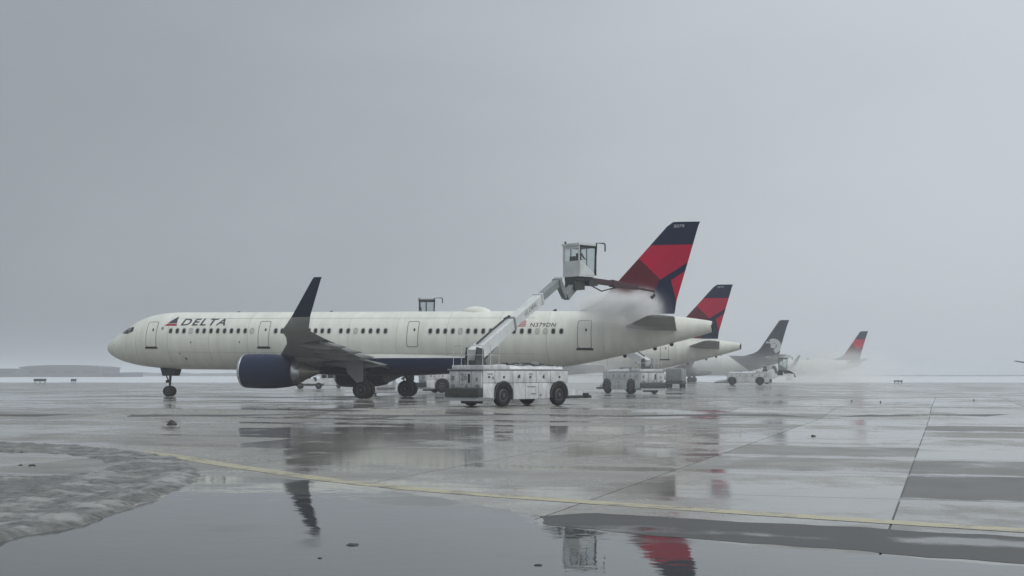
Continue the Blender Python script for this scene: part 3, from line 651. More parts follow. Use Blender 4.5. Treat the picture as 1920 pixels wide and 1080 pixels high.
for x, z, s_ in ((7.9, 3.75, .10), (11.7, 3.78, .11), (6.9, 2.95, .10), (7.3, 2.6, .16), (1.1, 3.55, .08), (5.55, 4.74, .17)):
    b1.patch(poly2d(rrect(x, z, s_, s_*1.2, s_*.4)), .012).obj('service_port', seam, fus1, 60)
# radome, antennas, tail cone exhaust, drain mast
mb = MB(); rings = []
for t, k in ((0, .03), (.08, .45), (.25, .85), (.5, 1), (.75, .8), (.92, .4), (1, .03)):
    rings.append([(27.4+2.2*t, .55*k*math.cos(math.pi*j/12), ZC+2.0+.42*k*math.sin(math.pi*j/12)) for j in range(13)])
mb.loft(rings, (True, True), False).xf(b1.sh).obj('radome', white_paint, fus1, 60)
for x, h in ((17.6, .07), (33.8, .12), (10.4, .05)):
    MB().prism([(x, ZC+2.04), (x+.32, ZC+2.04), (x+.34, ZC+2.07+h), (x+.2, ZC+2.07+h)], -.015, .015).xf(b1.sh).obj('antenna', metal_dark, fus1, 0)
for x in (12.9, 38.6, 41.7, 40.6):
    zc_, hz_, _ = b1.sec(x); MB().prism([(x, zc_-hz_+.03), (x+.3, zc_-hz_+.05), (x+.26, zc_-hz_-.13), (x+.1, zc_-hz_-.15)], -.05, .05).xf(b1.sh).obj('drain_mast', metal_dark, fus1, 0)
MB().lathe_x([(44.46, .33), (44.6, .31), (44.6, .24), (44.3, .2)], 0, 0, ZC+1.01, 24, (False, True)).xf(b1.sh).obj('exhaust_outlet', metal_dark, fus1)

# ---- second airliner, the same type behind
OFF = Vector((12.15, 60.4, 0))
air2 = copy_tree(air1, None, ('cabin_window', 'window_frame', 'lettering', 'logo', 'logo_red', 'service_port', 'flag', 'registration', 'radome', 'antenna', 'cockpit_window'))
air2.location = air1.location + OFF
tag(air2, 'second airliner, its red and navy fin just right of the nearest tail cone')
# ---- shorter twins farther off
def short_twin(fusmat, finmat, htpmat, winglet=True):
    b = Body(B737, 3.45)
    cfg = dict(fus=fusmat, finmat=finmat, bellymat=wing_grey, engmat=navy_paint if finmat is fin_red_b else white_paint, sharkmat=sharklet_mat, htpmat=htpmat,
        fin=[(29.6, 37.2, 5.2), (30.6, 37.25, 5.5), (32.2, 37.35, 5.95), (33.0, 37.4, 6.4), (33.5, 37.5, 6.9), (36.2, 38.65, 10.9), (37.2, 39.15, 12.35), (37.5, 39.25, 12.55)], rudder=(36.2, 6.0, 38.6, 12.1),
        htp=[(33.6, 37.6, .5, 4.75, 0), (34.2, 37.7, 1.2, 4.85, 0), (37.6, 39.3, 7.0, 5.5, 0), (37.9, 39.35, 7.15, 5.52, 0)],
        wing=[(12.4, 20.2, .3, 2.0, .13, .03), (13.4, 20.2, 1.88, 2.1, .13, .03), (16.0, 20.3, 6.0, 2.6, .115, .02), (20.9, 22.5, 16.6, 3.85, .1, 0)],
        sharklet=[(20.9, 22.5, 16.6, 3.85, 8), (21.3, 22.7, 17.1, 4.05, 45), (21.8, 22.9, 17.3, 4.5, 75), (23.2, 23.7, 17.7, 6.3, 80)] if winglet else None,
        fairings=[(18, 22.4, 8.4, 2.6, .25), (19, 22.6, 11.4, 3.0, .22)], flaps=[(19.8, 2.0, 2.05, 19.9, 6.0, 2.4, 1.3, .35)],
        engine=(12.6, 4.83, 1.35, .92, 3.2), pylon=2.35, belly=(10.5, 24, 2.0, 1.2, 2.9), nose_gear=(4.1, .34), main_gear=(19.7, 2.86, .56))
    return airliner(b, 'airliner', cfg) + (b,)
def place_tail(root, u, z_top, v, xt, ang=PA):      # put the fin tip at a pixel, from the known height of the fin
    s_ = (HOR-v)/(z_top-CAM_H); Y_ = F_PX/s_; X_ = (u-960)/s_
    root.location = (X_ - xt*math.cos(R(ang)), Y_ + xt*math.sin(R(ang)), 0); root.rotation_euler = (0, 0, -R(ang))
dark_navy = M('tail_navy', (0.014, 0.02, 0.038), 0.4, spec=0.25)
air3, fus3, fin3, b3 = short_twin(fus_navy, dark_navy, wing_grey)
place_tail(air3, 1480, 12.55, 600, 39.25)
tag(air3, 'airliner with all dark navy tail and white eagle head emblem', 'airliner', 'airliners waiting at the deicing pads')
mb = MB(); em = []
def arc(cx, cz, r0, r1, a0, a1, n_=14): 
    return [(cx+r1*math.cos(R(a0+(a1-a0)*k/n_)), cz+r1*math.sin(R(a0+(a1-a0)*k/n_))) for k in range(n_+1)] + [(cx+r0*math.cos(R(a1+(a0-a1)*k/n_)), cz+r0*math.sin(R(a1+(a0-a1)*k/n_))) for k in range(n_+1)]
ex, ez = 36.15, 7.35
mb.prism(arc(ex, ez, .62, 1.5, -75, 128), -.30, -.26)                              # feathered crest
mb.prism([(ex-.55, ez-.35), (ex+.35, ez-.5), (ex+.5, ez+.35), (ex-.1, ez+.62), (ex-.55, ez+.5)], -.31, -.26)   # face
mb.prism([(ex-.5, ez+.72), (ex-1.35, ez+.95), (ex-1.6, ez+.55), (ex-.95, ez+.6), (ex-.6, ez+.45)], -.31, -.26)  # beak
mb.prism([(ex-.1, ez-.7), (ex+.7, ez-.95), (ex+.45, ez-1.5)], -.31, -.26)
mb.obj('tail_emblem', M('emblem_white', (.62, .63, .64), .4), fin3, 0)
MB().prism([(34.6, 5.05), (36.9, 5.12), (36.9, 5.22), (34.9, 5.3)], -1.28, -1.2).obj('tail_stripe', win_pale, fus3, 0)
air4, fus4, fin4, b4 = short_twin(white_paint, fin_red_b, wing_grey)
place_tail(air4, 1628, 12.55, 621, 39.25)
tag(air4, 'farthest red tailed airliner, its fuselage half lost in spray', 'airliner', 'airliners waiting at the deicing pads')
air5 = copy_tree(air4, None, ('winglet',))
Y5 = 221.0
tip = Vector(((1903-960)*Y5/F_PX, Y5, 0)); ang5 = R(-85)
rot = Matrix.Rotation(ang5, 3, 'Z'); air5.rotation_euler = (0, 0, ang5)
air5.location = tip - rot @ Vector((21.2, -16.6, 0))
tag(air5, 'wing tip of an airliner entering at the right edge', 'airliner', 'airliners waiting at the deicing pads')

# ------------------------------------------------------------------ deicing trucks
def deicer(label, loc, rz, knuckle, cabp, cabdir, nozzle, near=True, number=True, cabmat=None):
    """local frame: x from front axle to the rear, y across; knuckle / cab / nozzle are local points"""
    r = empty('deicing_truck', loc, rz); tag(r, label, 'deicing truck', 'trucks spraying the airliners')
    X0, X1, W_ = -1.66, 4.95, 1.18
    body = MB().box(X0+.25, X1-.05, -W_+.06, W_-.06, .42, 1.78, .03).obj('body', truck_white, r, 30)
    MB().box(X0+.1, X1+.06, -W_-.02, W_+.02, 1.80, 1.87, .02).obj('deck_edge', grey_panel, r, 30)
    for sd in (-1, 1):
        y0, y1 = (sd*W_, sd*(W_-.05)) if sd > 0 else (-W_, -W_+.05); ya, yb = min(y0, y1), max(y0, y1)
        xs_ = [X0+.22, -.62, .68, 1.5, 2.42, 3.52, 4.9]
        for a, c in zip(xs_, xs_[1:]):                                   # upper lockers
            p = MB().box(a+.012, c-.012, ya, yb, 1.19, 1.785, .015).obj('locker_door', truck_white, body, 30)
            MB().box((a+c)/2-.06, (a+c)/2+.06, ya-.02 if sd < 0 else yb, ya if sd < 0 else yb+.02, 1.42, 1.52).obj('latch', dark_paint, p, 0)
        for a, c in ((X0+.22, -.64), (.72, 1.6), (1.6, 2.6), (2.6, 3.46)):   # lower panels between the wheels
            MB().box(a+.012, c-.012, ya, yb, .36, 1.165, .015).obj('side_panel', truck_white, body, 30)
        for cx in (0, 4.2):
            pr = [(cx+.68*math.cos(R(a)), .62+.66*math.sin(R(a))) for a in range(-20, 201, 20)]; pi = [(cx+.60*math.cos(R(a)), .62+.58*math.sin(R(a))) for a in range(200, -21, -20)]
            MB().prism(pr+pi, sd*(W_-.3), sd*(W_+.04)).obj('wheel_arch', dark_paint, body, 30)
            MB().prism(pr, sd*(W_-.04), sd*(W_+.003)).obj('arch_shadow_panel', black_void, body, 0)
            wheel(r, cx, sd*(W_-.11), .56, .36)
        for x, z, wd, ht, mt in ((1.15, 1.5, .12, .16, navy_print), (2.0, 1.62, .3, .05, grey_print), (3.0, 1.5, .11, .2, seam), (2.05, .98, .6, .05, grey_print), (2.2, .62, .34, .07, grey_print), (2.75, .55, .12, .12, seam), (-.95, 1.62, .36, .05, grey_print), (-.75, 1.42, .1, .14, seam)):
            yo = -W_-.012 if sd < 0 else W_+.002
            MB().box(x-wd/2, x+wd/2, yo, yo+.01, z-ht/2, z+ht/2).obj('placard', mt, body, 0)
    # front face
    fx = X0+.2
    for k, (a, c) in enumerate(((-1.12, -.42), (-.40, .38), (.40, 1.12))):
        MB().box(fx-.04, fx+.05, a+.01, c-.01, .95, 1.76, .015).obj('front_panel', truck_white, body, 30)
    MB().box(fx-.06, fx+.02, -1.14, 1.14, 1.79, 1.86).obj('blue_trim', M('trim_blue', (.10, .11, .2), .4) if 'trim_blue' not in bpy.data.materials else bpy.data.materials['trim_blue'], body, 0)
    MB().box(fx-.06, fx+.0, -.34, -.20, 1.18, 1.62).obj('grille_slot', black_void, body, 0)
    for y_, z_, wd, ht in ((-.85, 1.04, .26, .12), (.85, 1.04, .26, .12), (-.1, 1.04, .14, .12), (-.8, 1.35, .12, .16), (.86, 1.42, .2, .2), (.2, 1.1, .08, .08)):
        MB().box(fx-.06, fx, y_-wd/2, y_+wd/2, z_-ht/2, z_+ht/2).obj('lamp', seam, body, 0)
    if number:
        bm2 = text2d('26', -.22, 1.3, .44, .36, 0, .02); bm2.verts.index_update(); mb = MB()
        mb.v = [(fx-.052, .29-(v.co.x+.22), v.co.y) for v in bm2.verts]; mb.f = [[v.index for v in f.verts] for f in bm2.faces]; mb.obj('unit_number', grey_print, body, 0)
    MB().box(X0-.12, X0+.3, -1.16, 1.16, .50, .90, .03).obj('bumper', dark_paint, r, 30)
    MB().prism([(X0-.2, .30), (X0+.9, .30), (X0+.9, .44), (X0-.05, .49)], -1.24, 1.24).obj('front_apron', boom_grey, r, 0)
    MB().box(X0+.35, X0+.9, -.5, .5, .16, .32, .03).obj('fuel_tank', dark_paint, r, 30)
    MB().box(X0+.5, X1-.2, -.9, .9, .34, .46).obj('chassis', dark_paint, r, 0)
    MB().box(X1-.05, X1+1.95, -1.12, .75, .34, .50, .02).obj('rear_platform', dark_paint, r, 30); MB().box(X1+1.3, X1+1.7, -1.14, -1.02, .36, .62, .02).obj('hitch_box', black_void, r, 30)
    MB().prism([(X1, .50), (X1+1.6, .50), (X1+1.55, .72), (X1+.9, .80), (X1, .86)], -1.05, .6).obj('rear_cowl', truck_white, r, 30)
    # deck load
    MB().box(X0+.3, .55, -1.08, 1.08, 1.86, 2.06, .03).obj('front_deck', truck_white, r, 30)
    MB().loft([[(x, 1.02*math.cos(math.pi*j/10), 1.84+h*math.sin(math.pi*j/10)) for j in range(11)] for x, h in ((.65, .18), (.8, .27), (2.6, .27), (2.75, .2), (2.8, .14), (2.9, .2), (3.0, .24), (4.6, .22), (4.75, .1))], (True, True), False).obj('tank', truck_white, r, 40)
    rail = MB()
    for x, y_ in ((X0+.35, -1.02), (X0+.35, 0), (X0+.35, 1.02), (-.75, -1.02), (-.75, 1.02), (-.15, -1.02), (-.15, 1.02)): rail.tube([(x, y_, 2.05), (x, y_, 3.02)], .018, 6)
    for z in (2.55, 3.02):
        rail.tube([(-.15, -1.02, z), (X0+.35, -1.02, z), (X0+.35, 1.02, z), (-.15, 1.02, z)], .016, 6)
    rail.obj('railing', truck_white, r)
    for k, (a, c, z) in enumerate(((.6, 4.5, 2.0), (.9, 3.9, 2.08), (-1.2, -.3, 2.12))):          # hoses, cable loops and lights on the deck
        MB().tube([(a+(c-a)*t/7, -.62+.28*k+.12*math.sin(t*2.1+k), z+.10*abs(math.sin(t*1.7+k))) for t in range(8)], .035, 6).obj('deck_hose', dark_paint, r)
    MB().box(2.9, 3.5, -.4, .3, 2.0, 2.24, .03).obj('pump_box', boom_grey, r, 30); MB().box(4.4, 4.8, -.9, .9, 1.86, 2.0, .02).obj('rear_deck', truck_white, r, 30)
    for y_ in (-1.0, 1.0): MB().lathe_y([(0, .06), (.1, .06), (.14, .03)], 0, 0, 0, 10).xf(lambda a_, b_, c_: (a_+.45, c_+y_, b_+2.06)).obj('beacon', maroon_metal, r)
    # boom
    K = Vector(knuckle); piv = Vector((-.75, .1, 2.55))
    tw = MB().box(-1.1, -.35, -.32, .52, 2.05, 2.3, .04).prism([(-1.05, 2.25), (-.45, 2.25), (-.5, 2.85), (-.95, 2.95)], -.30, -.22).prism([(-1.05, 2.25), (-.45, 2.25), (-.5, 2.85), (-.95, 2.95)], .42, .5).obj('boom_turret', dark_paint, r, 30)
    dr_ = (K-piv).normalized(); ln = (K-piv).length; at_ = lambda t, dz=0: piv + dr_*t + Vector((0, 0, dz))
    bo = MB().beam(at_(-.2), at_(ln*.40), .56, .74, .54, .64).obj('boom', boom_white, r, 30)
    MB().beam(at_(ln*.388), at_(ln*.402), .62, .74).obj('boom_collar', boom_grey, bo, 30)
    MB().beam(at_(ln*.40), at_(ln*.74), .48, .56).obj('boom_middle', boom_white, bo, 30)
    MB().beam(at_(ln*.735), at_(ln*.75), .56, .64).obj('boom_collar', boom_white, bo, 30)
    MB().beam(at_(ln*.74), at_(ln*1.0), .36, .44).obj('boom_inner', boom_grey, bo, 30)
    sidev = dr_.cross(Vector((0, 0, 1))).normalized(); upv = sidev.cross(dr_)
    if near:                                                      # print along the middle boom, on the side facing the apron road
        bm2 = text2d('GLOBAL', 0, 0, ln*.15, .24, .2, .02); bm2.verts.index_update(); mb = MB()
        for v in bm2.verts: mb.v.append(tuple(at_(ln*.52) + dr_*v.co.x + sidev*.245 + upv*(v.co.y-.10)))
        mb.f = [[v.index for v in f.verts] for f in bm2.faces]; mb.obj('boom_print', grey_print, bo, 0)
    MB().tube([(-.5, -.1, 2.2), tuple(at_(ln*.22, -.45))], .10, 10).tube([(-.5, .3, 2.2), tuple(at_(ln*.2, -.45))], .06, 10).obj('lift_cylinder', metal_dark, bo)
    MB().tube([tuple(at_(.3, .48)), tuple(at_(ln*.2, .5)), tuple(at_(ln*.38, .48)), tuple(at_(ln*.4, .3))], .05, 6).obj('hose', metal_dark, bo)
    # cab arm: the goose neck from the boom end down and up to the cab
    Cb = Vector(cabp); cd = Vector((*cabdir, 0)).normalized(); cs = Vector((-cd.y, cd.x, 0)); uz = Vector((0, 0, 1))
    dn = K.lerp(Cb, .55); dn.z = min(K.z, Cb.z) - (.80 if near else .45)
    MB().beam(K - dr_*.25, K + dr_*.1, .5, .5).beam(K + Vector((0, 0, .05)), dn, .32, .40).beam(dn - Vector((0, 0, 0)), Cb + cd*.55 - uz*.25, .42, .46, .3, .5).obj('gooseneck', boom_grey, bo, 30)
    T = lambda f_, s_, z_: tuple(Cb + cd*f_ + cs*s_ + uz*z_)
    def cb(mb, f0, f1, s0, s1, z0, z1): o = MB().box(f0, f1, s0, s1, z0, z1); mb.add([T(*p) for p in o.v], o.f); return mb
    hw = .68
    shell = MB()
    cb(shell, -.02, 1.25, -hw, hw, 0, .08); cb(shell, -.08, 1.42, -hw-.04, hw+.04, 1.82, 1.94)
    cb(shell, 0, .06, -hw, hw, .08, .92); cb(shell, -.02, .04, -hw, hw, 1.62, 1.82); cb(shell, -.02, .05, -hw, -hw+.09, .9, 1.64); cb(shell, -.02, .05, hw-.09, hw, .9, 1.64)
    for s_ in (-hw, hw-.05):
        p = MB().prism([(.02, .06), (1.2, .06), (1.25, .22), (.12, .95), (.02, .95)], s_, s_+.05); shell.add([T(*q) for q in p.v], p.f)
    cabo = shell.obj('cab', cabmat or boom_white, r, 0)
    fr = MB()
    for s_ in (-hw+.03, hw-.03):
        fr.tube([T(.05, s_, .92), T(.05, s_, 1.84)], .045, 6).tube([T(1.28, s_, .12), T(1.36, s_, 1.84)], .04, 6).tube([T(.62, s_, .55), T(.62, s_, 1.84)], .028, 6)
    fr.tube([T(.1, -hw+.03, 1.78), T(1.36, -hw+.03, 1.72)], .05, 6).tube([T(1.28, -hw, .15), T(1.28, hw, .15)], .04, 6)
    cb(fr, .06, 1.36, -hw+.01, hw-.01, 1.72, 1.80)
    fr.obj('cab_frame', metal_dark, cabo)
    for nm, q in (('cab_glass', [(.1, -hw+.02, .93), (1.27, -hw+.02, .2), (1.35, -hw+.02, 1.75), (.1, -hw+.02, 1.75)]), ('cab_glass', [(.1, hw-.02, .93), (1.27, hw-.02, .2), (1.35, hw-.02, 1.75), (.1, hw-.02, 1.75)]),
                  ('cab_glass', [(1.29, -hw, .2), (1.29, hw, .2), (1.37, hw, 1.75), (1.37, -hw, 1.75)]), ('cab_glass', [(.015, -hw+.09, .92), (.015, hw-.09, .92), (.015, hw-.09, 1.62), (.015, -hw+.09, 1.62)])):
        MB().add([T(*p) for p in q], [(0, 1, 2, 3)]).obj(nm, glass, cabo, 0)
    seat = MB(); cb(seat, .12, .2, -.22, .26, .35, 1.2); cb(seat, .12, .55, -.22, .26, .35, .46); cb(seat, .16, .36, -.08, .1, .08, .36); seat.obj('seat', dark_paint, cabo, 0)
    MB().tube([T(1.30, -hw-.05, .1), T(1.36, -hw-.05, 2.0), T(2.0, -hw-.05, 2.02), T(2.08, -hw-.05, 1.95), T(2.08, -hw-.05, 1.55)], .045, 6).obj('lamp_arm', metal_dark, cabo)
    MB().tube([T(0.0, hw*.7, 1.9), T(0.0, hw*.7, 2.08)], .06, 8).obj('beacon', dark_paint, cabo)
    base = MB(); cb(base, -.05, 1.3, -.5, .5, -.22, 0); cb(base, -.1, .7, -.42, .42, -.75, -.2); cb(base, .8, 1.5, -.7, -.2, -.5, -.2); base.obj('cab_base', dark_paint, cabo, 0)
    st = Cb + cd*1.3 - uz*.12; nz_ = Vector(nozzle); md = st.lerp(nz_, .42); md.z += .05
    na = MB().beam(st, md, .26, .32).beam(md - (md-st).normalized()*.45, md + (nz_-md)*.55, .32, .42, .2, .24).tube([tuple(md), tuple(nz_)], .07, 8).obj('nozzle_arm', maroon_metal, r, 30)
    MB().tube([tuple(nz_), tuple(nz_ + Vector((.05, 0, -.25))), tuple(nz_ + Vector((-.12, .1, -.42)))], [.06, .09, .12], 8).obj('nozzle', metal_dark, na)
    MB().tube([tuple(st - uz*.2), tuple(st.lerp(md, .5) - uz*.55), tuple(md - uz*.2)], .04, 6).obj('fluid_hose', metal_dark, na)
    return r, Cb, cd, cs
TH = R(47)
LX = Vector((math.cos(TH), math.sin(TH), 0)); WX = Vector((-LX.y, LX.x, 0))
def world_px(u, v, Y_): return Vector(((u-960)*Y_/F_PX, Y_, CAM_H + (HOR-v)*Y_/F_PX))
T1 = Vector((-.5, 66.0, 0)) + WX*1.07
to1 = lambda p: ((p-T1).dot(LX), (p-T1).dot(WX), p.z)
kn1 = world_px(1046, 529, 76.5); cb1 = world_px(1071, 519, 77.6); nz1 = world_px(1226, 546, 83.0)
cdw = Vector((.74, .67, 0)); cdl = (cdw.dot(LX), cdw.dot(WX))
tr1, cabL, cdL, csL = deicer('nearest white deicing truck, boom raising its glazed cab beside the red tail', T1, TH, to1(kn1), to1(cb1), cdl, to1(nz1))
def far_truck(label, u, v, L_, knuckle, cabp, cabdir, nozzle, cm=None):
    Y_ = F_PX*CAM_H/(v-HOR); X_ = (u-960)*Y_/F_PX; return deicer(label, (X_, Y_, 0), math.atan2(L_[1], L_[0]), knuckle, cabp, cabdir, nozzle, False, False, cm)
far_truck('white deicing truck under the second airliner, dark bumper towards the camera', 1206, 738, (-.42, .91), (5.6, 1.2, 5.2), (6.4, 1.3, 5.3), (1, 0), (9.5, 1.2, 4.6))
far_truck('distant deicing truck in the spray below the navy tail', 1425, 722, (-.98, .2), (-2.2, .3, 2.75), (-2.75, .3, 2.25), (-1, 0), (-5.2, .5, 1.7), boom_grey)
# truck on the far side of the nearest airliner, its cab above the roof
Y4 = 118.0; T4 = Vector(((822-960)*Y4/F_PX, Y4, 0)); A4 = R(20); L4 = Vector((math.cos(A4), math.sin(A4), 0)); W4 = Vector((-L4.y, L4.x, 0))
to4 = lambda p: ((p-T4).dot(L4), (p-T4).dot(W4), p.z)
deicer('deicing truck behind the nearest airliner, its dark cab showing above the roof', T4, A4, to4(world_px(800, 598, 119)), to4(world_px(786, 602, 118.5)), (.9, -.3), to4(world_px(850, 597, 117)), False, False, boom_grey)

# operator in the raised cab
pr = empty('person', T1, TH); tag(pr, 'person in dark jacket standing inside the raised cab of the nearest deicing truck', 'person')
def P(f_, s_, z_): return Cb1 + cdL*f_ + csL*s_ + Vector((0, 0, z_))
Cb1 = cabL
joints = {'pel': P(.62, .02, .90), 'sp': P(.64, .02, 1.12), 'ch': P(.68, .02, 1.30), 'nk': P(.71, .02, 1.44), 'hd': P(.74, .02, 1.53), 'ht': P(.74, .02, 1.66),
 'hl': P(.62, .12, .86), 'kl': P(.72, .13, .48), 'al': P(.62, .13, .12), 'tl': P(.80, .13, .10), 'hr': P(.62, -.08, .86), 'kr': P(.70, -.09, .48), 'ar': P(.60, -.09, .12), 'tr': P(.78, -.09, .10),
 'sl': P(.68, .20, 1.36), 'el': P(.78, .27, 1.12), 'wl': P(1.00, .18, 1.08), 'gl': P(1.08, .16, 1.07), 'sr': P(.68, -.16, 1.36), 'er': P(.80, -.24, 1.12), 'wr': P(1.02, -.14, 1.08), 'gr': P(1.10, -.12, 1.07)}
rad = dict(pel=.15, sp=.14, ch=.16, nk=.06, hd=.085, ht=.07, hl=.09, kl=.065, al=.045, tl=.04, hr=.09, kr=.065, ar=.045, tr=.04, sl=.07, el=.05, wl=.035, gl=.032, sr=.07, er=.05, wr=.035, gr=.032)
edges = [('pel','sp'),('sp','ch'),('ch','nk'),('nk','hd'),('hd','ht'),('pel','hl'),('hl','kl'),('kl','al'),('al','tl'),('pel','hr'),('hr','kr'),('kr','ar'),('ar','tr'),('ch','sl'),('sl','el'),('el','wl'),('wl','gl'),('ch','sr'),('sr','er'),('er','wr'),('wr','gr')]
keys = list(joints); me = bpy.data.meshes.new('body'); me.from_pydata([tuple(joints[k]) for k in keys], [(keys.index(a), keys.index(b_)) for a, b_ in edges], [])
bo_ = bpy.data.objects.new('body', me); C.objects.link(bo_); bo_.parent = pr; me.materials.append(cloth_dark)
sk = bo_.modifiers.new('skin', 'SKIN'); bo_.modifiers.new('sub', 'SUBSURF').levels = 1
for i, k in enumerate(keys): me.skin_vertices[0].data[i].radius = (rad[k], rad[k]); me.skin_vertices[0].data[i].use_root = (k == 'pel')
bo_.modifiers['sub'].render_levels = 2
MB().loft([[tuple(P(.745 + .093*k*math.cos(2*math.pi*j/14), .02 + .082*k*math.sin(2*math.pi*j/14), z)) for j in range(14)] for z, k in ((1.47, .55), (1.50, .85), (1.55, 1.0), (1.60, 1.03), (1.62, .98))]).obj('face', skin_m, bo_, 60)
MB().loft([[tuple(P(.735 + .105*k*math.cos(2*math.pi*j/14), .02 + .095*k*math.sin(2*math.pi*j/14), z)) for j in range(14)] for z, k in ((1.59, .95), (1.61, 1.05), (1.66, 1.05), (1.71, .8), (1.735, .3))]).obj('cap', cloth_dark, bo_, 60)

# ------------------------------------------------------------------ small vehicles and ground equipment
def at_ground(u, v): Y_ = F_PX*CAM_H/(v-HOR); return ((u-960)*Y_/F_PX, Y_, 0)
def loft_car(r, prof_lo, prof_hi, W_, mat, name='body'):
    n_ = len(prof_hi); rings = []
    for s_, k in ((-1, .0), (-1, .12), (1, .12), (1, 0)): pass
    poly = prof_hi + prof_lo
    cx = sum(p[0] for p in poly)/len(poly); cz = sum(p[1] for p in poly)/len(poly)
    sc = lambda f: [(cx+(x-cx)*f, cz+(z-cz)*f) for x, z in poly]
    rings = [[(x, y, z) for x, z in sc(f)] for y, f in ((-W_, .93), (-W_*.93, 1), (W_*.93, 1), (W_, .93))]
    return MB().loft(rings).obj(name, mat, r, 30)
# boxy white van
v1 = empty('service_van', at_ground(617, 727.5), R(8)); v1.scale = (.84, .84, .84); tag(v1, 'boxy white service van seen under the wing of the nearest airliner', 'van')
loft_car(v1, [(2.1, .35), (-2.2, .35)], [(-2.25, .9), (-2.1, 1.15), (-1.35, 1.3), (-1.15, 2.05), (-1.0, 2.12), (2.05, 2.12), (2.15, 1.9)], .95, truck_white)
for x0, x1 in ((-1.05, -.35), (-.2, .75), (.9, 1.9)): MB().box(x0, x1, -.965, -.945, 1.42, 1.88).obj('window', win_dark, v1, 0)
MB().box(-2.3, -2.2, -.9, .9, .4, .6).obj('bumper', dark_paint, v1, 0); MB().box(2.1, 2.22, -.9, .9, .4, .6).obj('bumper', dark_paint, v1, 0)
for x in (-1.45, 1.35):
    for y_ in (-.8, .8): wheel(v1, x, y_, .36, .24)
# low baggage tug in front of it
v2 = empty('tow_tug', at_ground(581, 729), R(6)); tag(v2, 'low grey and white tow tug under the navy engine, left of the van', 'tug')
loft_car(v2, [(1.5, .3), (-1.55, .3)], [(-1.6, .75), (-1.4, .95), (-.4, 1.05), (-.2, 1.12), (.5, 1.12), (.55, .85), (1.5, .85)], .8, boom_white)
MB().box(-1.65, 1.55, -.82, .82, .35, .6, .04).obj('skirt', dark_paint, v2, 30)
MB().prism([(-.15, 1.1), (-.05, 1.5), (.05, 1.5), (.12, 1.1)], -.1, .1).obj('steering_column', dark_paint, v2, 0)
MB().box(.35, .75, -.5, .5, .85, 1.3, .05).obj('seat', dark_paint, v2, 30)
for x in (-1.05, 1.0):
    for y_ in (-.72, .72): wheel(v2, x, y_, .36, .26)
# white ground cart between the main wheels
v3 = empty('ground_cart', at_ground(727, 739.5), R(4)); tag(v3, 'small white ground cart between the main wheels of the nearest airliner', 'cart')
MB().box(-1.35, 1.35, -.6, .6, .12, .26, .02).obj('base', truck_white, v3, 30)
MB().prism([(-.95, .26), (.62, .26), (.62, .8), (-.2, .78), (-.95, .66)], -.5, .5).obj('body', truck_white, v3, 30)
MB().prism([(.3, .8), (.55, 1.3), (.66, 1.3), (.64, .8)], -.4, .4).obj('panel', truck_white, v3, 30)
MB().box(-.85, .55, -.515, -.505, .38, .56).obj('vent', grey_panel, v3, 0)
for x in (-1.0, 1.0):
    for y_ in (-.5, .5): wheel(v3, x, y_, .12, .1)
# grey tanker seen end on
v4 = empty('tank_truck', at_ground(1264, 728), R(78)); tag(v4, 'grey tank truck seen end on right of the deicing truck under the second airliner', 'truck')
MB().box(-.6, 5.2, -1.0, 1.0, .55, .8, .03).obj('chassis', dark_paint, v4, 30)
MB().box(-.4, 3.4, -.95, .95, .82, 2.35, .22).obj('tank', boom_grey, v4, 40)
MB().box(3.6, 5.2, -1.0, 1.0, .8, 2.3, .1).obj('cab', boom_grey, v4, 30)
MB().box(-.7, -.6, -1.0, 1.0, .5, .75).obj('bumper', dark_paint, v4, 0)
for x in (.2, 4.3):
    for y_ in (-.8, .8): wheel(v4, x, y_, .5, .34)
# airfield signs on the snow
def sign(u, v, wd, ht, label):
    Y_ = F_PX*CAM_H/(v-HOR); s_ = empty('airfield_sign', ((u-960)*Y_/F_PX, Y_, 0.0)); tag(s_, label, 'sign', 'airfield signs on the snow')
    k = Y_/F_PX; w2, h2 = wd*k/2, ht*k
    MB().box(-w2, w2, -.15, .15, .25, h2, .03).obj('panel', sign_dark, s_, 30)
    for x in (-w2*.8, 0, w2*.8): MB().box(x-.05, x+.05, -.06, .06, 0, .26).obj('post', metal_dark, s_, 0)
sign(75, 717.6, 23, 7.5, 'long dark airfield sign on the snow at far left')
sign(138, 717.0, 10, 6.5, 'short dark airfield sign on the snow, between the long sign and the nose')
sign(1684, 718.2, 16, 5.0, 'low dark airfield sign on the snow at far right')
# far terminal buildings
wallm = M('far_wall', (.07, .075, .08), .8, var=.2, scale=.05); roofm = M('far_roof', (.09, .1, .1), .8, var=.2, scale=.05); paneM = M('far_pane', (.03, .035, .04), .2)
def building(u0, u1, vtop, Y_, label, arched=False):
    k = Y_/F_PX; x0, x1 = (u0-960)*k, (u1-960)*k; h = CAM_H + (HOR-vtop)*k; xc = (x0+x1)/2; hw = (x1-x0)/2
    r = empty('terminal_building', (xc, Y_, .2)); tag(r, label, 'building', 'terminal buildings beyond the snow')
    wl_ = MB().box(-hw, hw, 0, 40, 0, h-1.2).obj('wall', wallm, r, 0)
    top = [(-hw-.5, h-1.2), (-hw-.5, h-.8)] + ([(-hw*.8, h-.1), (-hw*.3, h+.4), (hw*.3, h+.5), (hw*.75, h)] if arched else []) + [(hw+.5, h-.8), (hw+.5, h-1.2)]
    MB().prism(list(reversed(top)), -1, 41).obj('roof', roofm, r, 0)
    n2 = max(2, int(hw*2/9))
    for i in range(n2):
        a = -hw + (i+.2)*2*hw/n2; c = -hw + (i+.8)*2*hw/n2
        MB().box(a, c, -.12, -.02, h*.35, h*.6).obj('window', paneM, wl_, 0)
building(38, 186, 686.5, 760, 'long grey terminal building on the horizon at far left', True)
